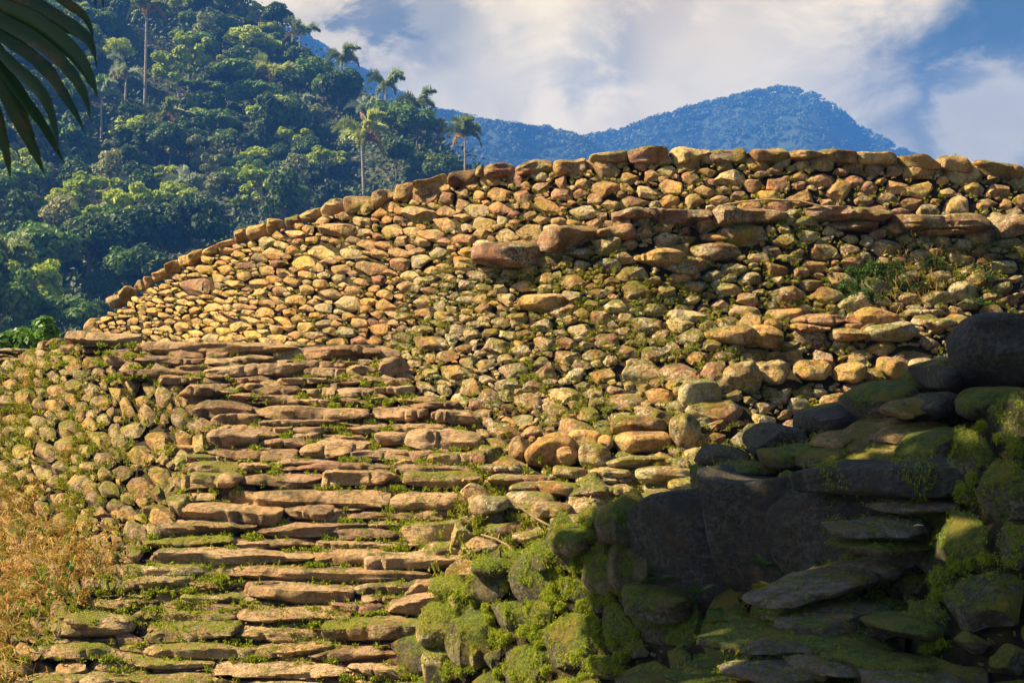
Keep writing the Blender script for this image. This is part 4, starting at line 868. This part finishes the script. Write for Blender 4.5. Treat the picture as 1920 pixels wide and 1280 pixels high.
# palms
def frond_mesh(name, L, r, droop, plume=.5, n=46):
    V = []; Q = []
    for i in range(n):
        t = (i + 1) / n; z = L * .45 * math.sin(t * 2.1) - droop * L * t * t; x = L * t * .92
        for k in range(5):
            a = r.uniform(0, 6.28); ln = plume * L * .42 * math.sin(math.pi * (.1 + .85 * t)) ** .6 * r.uniform(.7, 1.2)
            d = np.array([.45, math.cos(a), math.sin(a) * .8 - .15]); d /= np.linalg.norm(d); p = np.array([x, 0, z]); s = np.array([.10, 0, .07]) * L / 4
            b = len(V); V += [p - s, p + s, p + d * ln + s * .5, p + d * ln - s * .5]; Q.append([b, b + 1, b + 2, b + 3])
    return to_mesh(name, np.array(V), np.array(Q), smooth=False)
pal_g = leaf_mat('palm_frond', [(0, (.10, .15, .03)), (.5, (.18, .23, .05)), (1, (.27, .29, .06))], .3, .5, .8)
pal_s = leaf_mat('silvery_frond', [(0, (.25, .32, .17)), (1, (.36, .40, .22))], .3, .5, .8)
pal_b = leaf_mat('sunlit_frond', [(0, (.28, .34, .05)), (1, (.42, .44, .08))], .35, .5, .8)  # lit look put into brighter colour for fronds left dull in shadow
pal_y = leaf_mat('dying_frond', [(0, (.34, .19, .04)), (1, (.45, .28, .05))], .3, .6, .8)
rp = np.random.default_rng(77)
fm = [frond_mesh('frond', 4.6, rp, .25, .62), frond_mesh('frond', 4.4, rp, .55, .55), frond_mesh('frond', 3.4, rp, .9, .6)]
fmy = frond_mesh('frond', 3.4, rp, 1.0, .6)
def palm(px, py, D, base, nf, label, s=1.0, mats=None, yellow=1, lean=0):
    p = at(px, py, D); H = (base - py) / FPX * D; o = empty('palm_tree', tuple(p - [0, 0, H]), label, 'palm tree', 'palms on the hillside')
    mb = MB(); z = np.linspace(0, H, 8); q = np.stack([-lean * H * (1 - z / H), 0 * z, z], 1) + (p - [0, 0, H]); tube(mb, q, np.linspace(.24, .15, 8) * s, 8); mb.build('trunk', M['palebark'], o)
    a0 = random.uniform(0, 6.28)
    for k in range(nf + yellow):
        yl = k >= nf; me = (fmy if yl else fm[k % 3]).copy(); me.materials.append(pal_y if yl else (mats or pal_g)); f = bpy.data.objects.new('frond', me); col.objects.link(f); f.parent = o; f.location = (0, 0, H - (.7 if yl else 0))
        f.scale = (s,) * 3; f.rotation_euler = (0, -.5 if (k == 0 and not yl) else random.uniform(-.35, .2), a0 + k * 6.28 / nf + random.uniform(-.3, .3))
        if yl: f['label'] = 'dead orange frond'
for a in PALMS:
    a = list(a); a[2] = float(hillD(a[0], a[3])) - 4; a[6] *= 1.1 if (a[0] > 540 and a[1] < 205) else 1.35; a[7] = pal_b if a[0] in (678, 508) else pal_s if a[7] else None; palm(*a)
# ------------------------------------------------------------------ far blue hills
def far_hill(name, px, py, D0, D1, base, label, n, seed, size, relief):
    X, T = np.meshgrid(np.linspace(px[0], px[-1], 160), np.linspace(0, 1, 50)); yc = np.interp(X, px, py)
    Y = base + (yc - base) * T; D = D0 + (D1 - D0) * T + relief * np.sin(X / 55 + 3 * T) * T * (1 - T) * 4 + relief * .5 * np.sin(X / 23 + 1) * T
    P = at(X, Y, D); P[0, :, 2] = -14; b = P[-1] * np.array([1.25, 1.25, 0]) + [0, 0, -14]; P = np.concatenate([P, b[None]], 0)
    ny, nx_ = P.shape[:2]; idx = np.arange(ny * nx_).reshape(ny, nx_); mb = MB(); mb.add(P, np.stack([idx[:-1, :-1], idx[:-1, 1:], idx[1:, 1:], idx[1:, :-1]], -1).reshape(-1, 4)); tag(mb.build(name, M['far_ground']), kind='structure')
    r = np.random.default_rng(seed); xv = r.uniform(px[0], px[-1], n); t = 1 - r.uniform(0, 1, n) ** 1.2; t[: n // 7] = 1
    yv = base + (np.interp(xv, px, py) - base) * t; ok = yv < 350; xv, t, yv = xv[ok], t[ok], yv[ok]
    D = D0 + (D1 - D0) * t + relief * np.sin(xv / 55 + 3 * t) * t * (1 - t) * 4 + relief * .5 * np.sin(xv / 23 + 1) * t
    C = at(xv, yv, D); k = 46; cr = size * r.uniform(.5, 1.4, len(C)); C[:, 2] += cr * .3
    d = r.normal(size=(len(C), k, 3)); d[..., 2] = np.abs(d[..., 2]); d /= np.linalg.norm(d, axis=2, keepdims=True)
    Pp = (C[:, None] + d * cr[:, None, None] * np.array([1, 1, .9]) * r.uniform(.75, 1.05, (len(C), k, 1))).reshape(-1, 3)
    V, Q = leaves(Pp, d.reshape(-1, 3), size * .42, r, 1.3, .4)
    tag(obj('forest', to_mesh('forest', V, Q, smooth=False), leaf_mat('far_leaf_' + name + str(seed), [(0, (.022, .045, .018)), (1, (.055, .085, .03))], .2, .6, 0)), label, 'forest', kind='stuff')
far_hill('mountain', [700, 780, 850, 960, 1090, 1180, 1230, 1300, 1380, 1430, 1470, 1500, 1530, 1570, 1600, 1640, 1690, 1780, 1900, 2000], [360, 330, 310, 292, 268, 247, 228, 208, 188, 177, 172, 177, 190, 214, 240, 264, 287, 330, 380, 420], 1150, 1700, 470, 'far forest covering the pointed blue hill', 3400, 5, 5.6, 55)
far_hill('mountain', [300, 420, 480, 520, 560, 600, 660, 720, 790, 830, 860, 900, 960, 1010, 1050, 1090, 1140, 1200, 1300], [80, 70, 62, 60, 66, 92, 130, 168, 205, 218, 222, 234, 242, 246, 255, 268, 300, 340, 400], 1050, 1450, 470, 'far forest covering the hazy blue ridge behind the palms', 3200, 6, 5.0, 42)

# ------------------------------------------------------------------ the palm whose leaf hangs into the picture, and the shade tree beside the path
np_ = empty('palm_tree', (-3.1, 4.9, -2.0), 'near palm at the top left, its dark drooping leaf tips spotted with brown', 'palm tree')
mb = MB(); z = np.linspace(-2.6, 1.9, 9); tube(mb, np.stack([-3.1 + .05 * np.sin(z), 4.9 + 0 * z, z], 1), np.linspace(.16, .1, 9), 10); mb.build('trunk', M['bark'], np_)
crown = np.array([-3.1, 4.9, 1.85])
def leaflet(mb, pts, D, w, r, k0=0):
    pts = np.array(pts, float); t = np.linspace(0, 1, 18); s = np.linspace(0, 1, len(pts))
    # smooth path
    px = np.interp(t, s, pts[:, 0]); py = np.interp(t, s, pts[:, 1])
    for _ in range(2): px[1:-1] = (px[:-2] + 2 * px[1:-1] + px[2:]) / 4; py[1:-1] = (py[:-2] + 2 * py[1:-1] + py[2:]) / 4
    dd = D + np.linspace(0, r.uniform(-.35, .1), 18); C = at(px, py, dd)
    tg = np.gradient(C, axis=0); tg /= np.linalg.norm(tg, axis=1, keepdims=True)
    view = C / np.linalg.norm(C, axis=1, keepdims=True); side = np.cross(tg, view); side /= np.linalg.norm(side, axis=1, keepdims=True)
    tw = r.uniform(-.5, .5); sn = np.cross(side, tg); side = side * math.cos(tw) + sn * math.sin(tw)
    ww = w / FPX * D * .5 * np.clip(np.sin(np.pi * np.clip(.06 + .94 * t ** .75, 0, 1)), .03, 1) * (1 - .25 * t)
    ww = ww * (1 + .06 * r.normal(size=18))
    L = C - side * ww[:, None] + sn * ww[:, None] * .35; Rr = C + side * ww[:, None] + sn * ww[:, None] * .35
    V = np.stack([L, C, Rr], 1).reshape(-1, 3); i = np.arange(17)[:, None] * 3
    mb.add(V, np.concatenate([i + [0, 1, 4, 3], i + [1, 2, 5, 4]]))
rl = np.random.default_rng(4)
hub = (-75, -35)
lf = MB()
for pts, w in [([(-20, 100), (15, 170), (45, 240), (70, 295), (84, 329)], 42), ([(-15, 100), (45, 185), (85, 240), (106, 280), (124, 313)], 28), ([(-10, 95), (40, 135), (78, 172), (89, 192), (100, 225), (108, 262), (107, 284)], 26), ([(-20, 55), (45, 92), (95, 135), (122, 182), (148, 222), (159, 252)], 30), ([(-20, 30), (60, 68), (115, 113), (150, 158), (164, 192), (171, 230)], 32), ([(-25, 5), (60, 32), (110, 72), (150, 108), (166, 140), (178, 165), (183, 184)], 38), ([(0, -25), (75, 16), (130, 48), (165, 70), (176, 95), (182, 127)], 34), ([(60, -45), (128, 8), (158, 28), (172, 55), (175, 78)], 22), ([(150, -60), (178, -20), (181, 32)], 10), ([(170, -60), (192, -20), (194, 36)], 10), ([(-40, 130), (-5, 220), (15, 300), (20, 340)], 30)]:
    leaflet(lf, [hub] + pts, 4.8, w, rl)
h3 = at(*hub, 4.8)
pet = MB(); tube(pet, [crown, crown * .5 + h3 * .5 + [0, 0, .12], h3], .02, 6)
f1 = lf.build('frond', M['palm'], np_); pet.build('petiole', M['palm'], np_)
for k in range(13):
    a = .4 + k * 6.28 / 13; mb = MB(); el = rl.uniform(.1, 1.0); d = np.array([math.cos(a) * math.cos(el), math.sin(a) * math.cos(el), math.sin(el)])
    if d[0] > .2 and d[1] > -.1: d[2] = abs(d[2]) + .6; d /= np.linalg.norm(d)
    h = crown + d * 1.1; tube(mb, [crown, crown + d * .6 + [0, 0, .05], h], .018, 5)
    for j in range(15):
        b = (j - 7) / 7 * 1.9; sd = np.cross(d, [0, 0, 1]); sd /= np.linalg.norm(sd); e = d * math.cos(b) + sd * math.sin(b); t = np.linspace(0, 1, 7); ln = .75 * (1 - .2 * abs(b))
        C = h + e * (t * ln)[:, None] - np.array([0, 0, 1]) * (ln * .45 * t ** 2)[:, None]; up_ = np.cross(e, sd if abs(b) < .9 else d); up_ /= np.linalg.norm(up_); s_ = np.cross(e, up_)
        w = .032 * np.sin(np.pi * (.08 + .9 * t)); V = np.stack([C - s_ * w[:, None], C + s_ * w[:, None]], 1).reshape(-1, 3); i = np.arange(6)[:, None] * 2; mb.add(V, i + [0, 1, 3, 2])
    mb.build('frond', M['palm'], np_)
# ------------------------------------------------------------------ ground, air, sky, sun, camera
SUN = np.array([-.70, .03, .70]); SUN /= np.linalg.norm(SUN)
sh = empty('shade_tree', (-8.6, 8.6, -4.4), 'big leafy tree beside the near palm, shading the dark wall below', 'tree')
rt = np.random.default_rng(31)
mb = MB(); lobes = []
for _ in range(120):
    a = rt.uniform(0, 6.28); q = math.sqrt(rt.uniform()); qq = 1.15 + 2.6 * q * math.cos(a); yy = 10.6 + 3.5 * q * math.sin(a)
    if _ % 5 == 0: qq = -.4 + 1.5 * q * math.cos(a); yy = 4.8 + 1.6 * q * math.sin(a)
    c = qq * np.array([.71, 0, .70]) + np.array([0, yy, 0]) + SUN * rt.uniform(7.8, 9.2); lobes.append(c)
lobes = np.array(lobes); k = 32000; li = rt.integers(0, len(lobes), k); d = rt.normal(size=(k, 3)); d /= np.linalg.norm(d, axis=1, keepdims=True)
V, Q = leaves(lobes[li] + d * .52 * rt.uniform(.2, 1.1, (k, 1)), d + SUN, .17, rt); mb.add(V, Q); mb.build('crown', leafm['mid_green'], sh)
mb = MB(); z = np.linspace(-5, 4.2, 9); tube(mb, np.stack([-8.6 + .12 * (z + 5) + .1 * np.sin(z), 8.6 + .05 * (z + 5), z], 1), np.linspace(.3, .16, 9), 12); top = np.array([-7.5, 9.06, 4.2])
for c in lobes[::4]: tube(mb, [top - [.2, 0, .8], (top + c) / 2 + [0, 0, .25], c], [.09, .06, .02], 6)
mb.build('trunk', M['bark'], sh)

s2t = empty('shade_tree', (8.5, 8.0, -4.6), 'unseen tree added on the right to keep sky light off the dark wall end', 'tree')  # added out of view to block sky light over the foreground
mb = MB(); lob = np.stack([rt.uniform(1.5, 8, 46), rt.uniform(3.5, 11, 46), rt.uniform(4.6, 7.0, 46)], 1); k = 9000; li = rt.integers(0, 46, k); d = rt.normal(size=(k, 3)); d /= np.linalg.norm(d, axis=1, keepdims=True)
V, Q = leaves(lob[li] + d * .8 * rt.uniform(.2, 1.1, (k, 1)), d + [0, 0, .6], .22, rt); mb.add(V, Q); mb.build('crown', leafm['mid_green'], s2t)
mb = MB(); z = np.linspace(-5, 4.6, 9); tube(mb, np.stack([8.5 - .25 * (z + 5) ** 1.0, 8 + 0 * z, z], 1), np.linspace(.32, .16, 9), 12); top = np.array([6.1, 8, 4.6])
for c in lob[::3]: tube(mb, [top - [0, 0, .5], (top + c) / 2 + [0, 0, .2], c], [.08, .05, .02], 6)
mb.build('trunk', M['bark'], s2t)
gx = np.concatenate([-np.geomspace(1340, 12, 40), np.linspace(-11, 11, 45), np.geomspace(12, 1340, 40)])
gy = np.concatenate([np.linspace(-55, 0, 12), np.linspace(1, 48, 80), np.geomspace(50, 1840, 40)])
GX, GY = np.meshgrid(gx, gy)
gz = -1.9 - 2.9 * sst(GY, 4.6, 13) - 9.2 * sst(GY, 40, 110) - 6 * sst(-GX, 9, 40) * (1 - sst(GY, 40, 110))
gz = gz + .05 * noise(np.stack([GX, GY, 0 * GX], -1), 4, .8) * (GY < 40); gz = np.maximum(gz, -14.0)
idx = np.arange(GX.size).reshape(GX.shape); mb = MB(); mb.add(np.stack([GX, GY, gz], -1), np.stack([idx[:-1, :-1], idx[:-1, 1:], idx[1:, 1:], idx[1:, :-1]], -1).reshape(-1, 4))
tag(mb.build('ground', M['ground']), kind='structure')
# level tops of the terraces, at eye height and above
rim = np.array([(a, b) for a, b in U.poly[1:28]], float); P0 = at(rim[:, 0], rim[:, 1] + 6, U.D(rim[:, 0], rim[:, 1]) + .1); P1 = P0 + np.array([2.0, 9.0, 0]); n0 = len(P0)
mb = MB(); i = np.arange(n0 - 1)[:, None]; mb.add(np.concatenate([P0, P1]), np.concatenate([i, i + 1, i + 1 + n0, i + n0], 1))
xs = np.linspace(150, 712, 12); A0 = at(xs, 0 * xs + 648, 0 * xs + 22.2); A0[:, 2] = -.07; A1 = U.P(xs, 0 * xs + 642); A1[:, 2] = -.06
i = np.arange(11)[:, None]; mb.add(np.concatenate([A0, A1]), np.concatenate([i, i + 1, i + 13, i + 12], 1))
tag(mb.build('terrace_ground', M['ground']), kind='structure')

for i_, (x_, y_, k_) in enumerate([(13.5, 16, 1), (17, 21, 0), (14, 27, 3), (21, 28, 5), (19, 14, 2), (25, 19, 0), (12.5, 11.5, 6), (24, 36, 1), (-25, 20, 1), (-30, 30, 0), (-27, 40, 3), (-36, 24, 5), (-34, 44, 2), (-42, 36, 0), (-30, 12, 8), (-24, 52, 1)]):
    plant_tree(k_, (x_, y_, -5.0 if x_ > 0 else -11.5), .9, i_ * 1.7, 'leafy tree standing beside the ruins, right of the walls' if x_ > 0 else 'leafy tree standing below the ruins, left of the walls', 'trees beside the ruins')
hz = box_template(1, 1, 1); c0 = np.array([0, 880, 158.]); hs = np.array([1360, 980, 174.])
mb = MB(); mb.add(hz[0] * hs + c0, hz[1]); ho = mb.build('haze', None, smooth=False)
m, nt = nodes('air'); g = NG(nt); pv = g.n('ShaderNodeVolumePrincipled'); pv.inputs['Color'].default_value = (.08, .30, 1, 1); pv.inputs['Density'].default_value = HAZE
pv.inputs['Anisotropy'].default_value = 0
o = g.n('ShaderNodeOutputMaterial'); g.l(pv.outputs[0], o.inputs['Volume']); ho.data.materials.append(m); tag(ho, kind='stuff')

w = bpy.data.worlds.new('World'); scene.world = w; w.use_nodes = True; nt = w.node_tree; nt.nodes.clear(); g = NG(nt)
el = math.asin(SUN[2]); az = math.atan2(SUN[0], SUN[1])
sky = g.n('ShaderNodeTexSky'); sky.sky_type = 'NISHITA'; sky.sun_disc = False; sky.sun_elevation = el; sky.sun_rotation = az
tc = g.n('ShaderNodeTexCoord'); dirv = tc.outputs['Generated']
nm = g.n('ShaderNodeVectorMath', operation='NORMALIZE'); g.l(dirv, nm.inputs[0]); dv = nm.outputs[0]
mp = g.n('ShaderNodeMapping'); mp.inputs['Scale'].default_value = (1, 1, 1.5); mp.inputs['Location'].default_value = (.31, .0, .12); g.l(dv, mp.inputs[0])
n1 = g.noise(mp.outputs[0], 5.5, 9, .58, .5); n2 = g.noise(mp.outputs[0], 14, 12, .64, .5); n3 = g.noise(mp.outputs[0], 3.1, 5, .5, .2)
def blob(px, py, rad, soft=1.0):
    d = at(px, py, 1.0); d = d / np.linalg.norm(d)
    x = g.n('ShaderNodeVectorMath', operation='DISTANCE'); g.l(dv, x.inputs[0]); x.inputs[1].default_value = tuple(d)
    dd = g.math('ADD', x.outputs['Value'], g.math('MULTIPLY', g.math('SUBTRACT', n2, .5), .12 * soft))
    dd = g.math('ADD', dd, g.math('MULTIPLY', g.math('SUBTRACT', n1, .5), .22 * soft))
    return g.math('SUBTRACT', 1.0, g.step(dd, rad * .25, rad * 1.15))
def total(bs):
    t = None
    for b, wt in bs:
        b = g.math('MULTIPLY', b, wt); t = b if t is None else g.math('MAXIMUM', t, b)
    return t
clouds = g.ramp(g.math('MULTIPLY_ADD', n1, .6, g.math('MULTIPLY', n2, .4)), [(.34, (.40, .36, .32)), (.46, (.62, .55, .47)), (.58, (.86, .77, .66))])
c = clouds
c = g.mix(total([(blob(1080, 140, .045), .7), (blob(1560, 170, .085), .3), (blob(1700, 250, .06), .35), (blob(890, 190, .04), .3), (blob(730, 160, .03), .15), (blob(1850, 280, .05), .45), (blob(590, 60, .03), .1)]), c, (.31, .33, .34))
c = g.mix(total([(blob(815, 20, .038), .6), (blob(745, -20, .04), .5)]), c, (.11, .14, .16))
c = g.mix(total([(blob(1905, 0, .115), 1.0), (blob(2000, 120, .06), .9), (blob(715, 2, .02), .6)]), c, (.04, .06, .06))
c = g.mix(total([(blob(1240, 60, .03), .4), (blob(1350, 120, .04), .2)]), c, (.33, .27, .23))
c = g.mix(total([(blob(1350, 180, .06), .6), (blob(1000, 90, .05), .45), (blob(1890, 160, .03), .5), (blob(860, 230, .03), .4)]), c, (.85, .77, .64))
c = g.mix(1.0, c, (1.10, .95, .56), 'MULTIPLY')
sc = g.n('ShaderNodeVectorMath', operation='SCALE'); g.l(c, sc.inputs[0]); sc.inputs[3].default_value = SKYGAIN
sp = g.n('ShaderNodeSeparateXYZ'); g.l(dv, sp.inputs[0])
cm = g.math('MULTIPLY', g.step(sp.outputs[1], .1, .6), g.math('SUBTRACT', 1, g.step(g.math('ADD', sp.outputs[2], g.math('MULTIPLY', g.math('SUBTRACT', n3, .5), .3)), 0.28, .42)))
bgc = g.mix(cm, sky.outputs[0], sc.outputs[0])
bg = g.n('ShaderNodeBackground'); g.l(bgc, bg.inputs[0]); bg.inputs[1].default_value = .05
o = g.n('ShaderNodeOutputWorld'); g.l(bg.outputs[0], o.inputs[0])

sl = bpy.data.lights.new('sun', 'SUN'); sl.energy = 5.0; sl.angle = R(.5); sl.color = (1, .83, .52)
so = bpy.data.objects.new('sun', sl); col.objects.link(so); so.rotation_euler = Vector(SUN).to_track_quat('Z', 'Y').to_euler(); so.location = (-30, -5, 40)

cd = bpy.data.cameras.new('camera'); cam = bpy.data.objects.new('camera', cd); col.objects.link(cam)
cd.sensor_width = 36; cd.lens = 36 * FPX / 1920; cam.rotation_euler = (R(90), 0, 0); cam.location = (0, 0, 0); cd.clip_end = 8000; cd.clip_start = .1
cd.dof.use_dof = True; cd.dof.focus_distance = 19; cd.dof.aperture_fstop = 8.0
scene.camera = cam
vs = scene.view_settings; vs.view_transform = 'Standard'; vs.look = 'None'; vs.exposure = EXPO; vs.gamma = 1; vs.use_curve_mapping = False
scene.cycles.use_denoising = True; scene.cycles.max_bounces = 6; scene.cycles.volume_bounces = 0; scene.cycles.transparent_max_bounces = 4
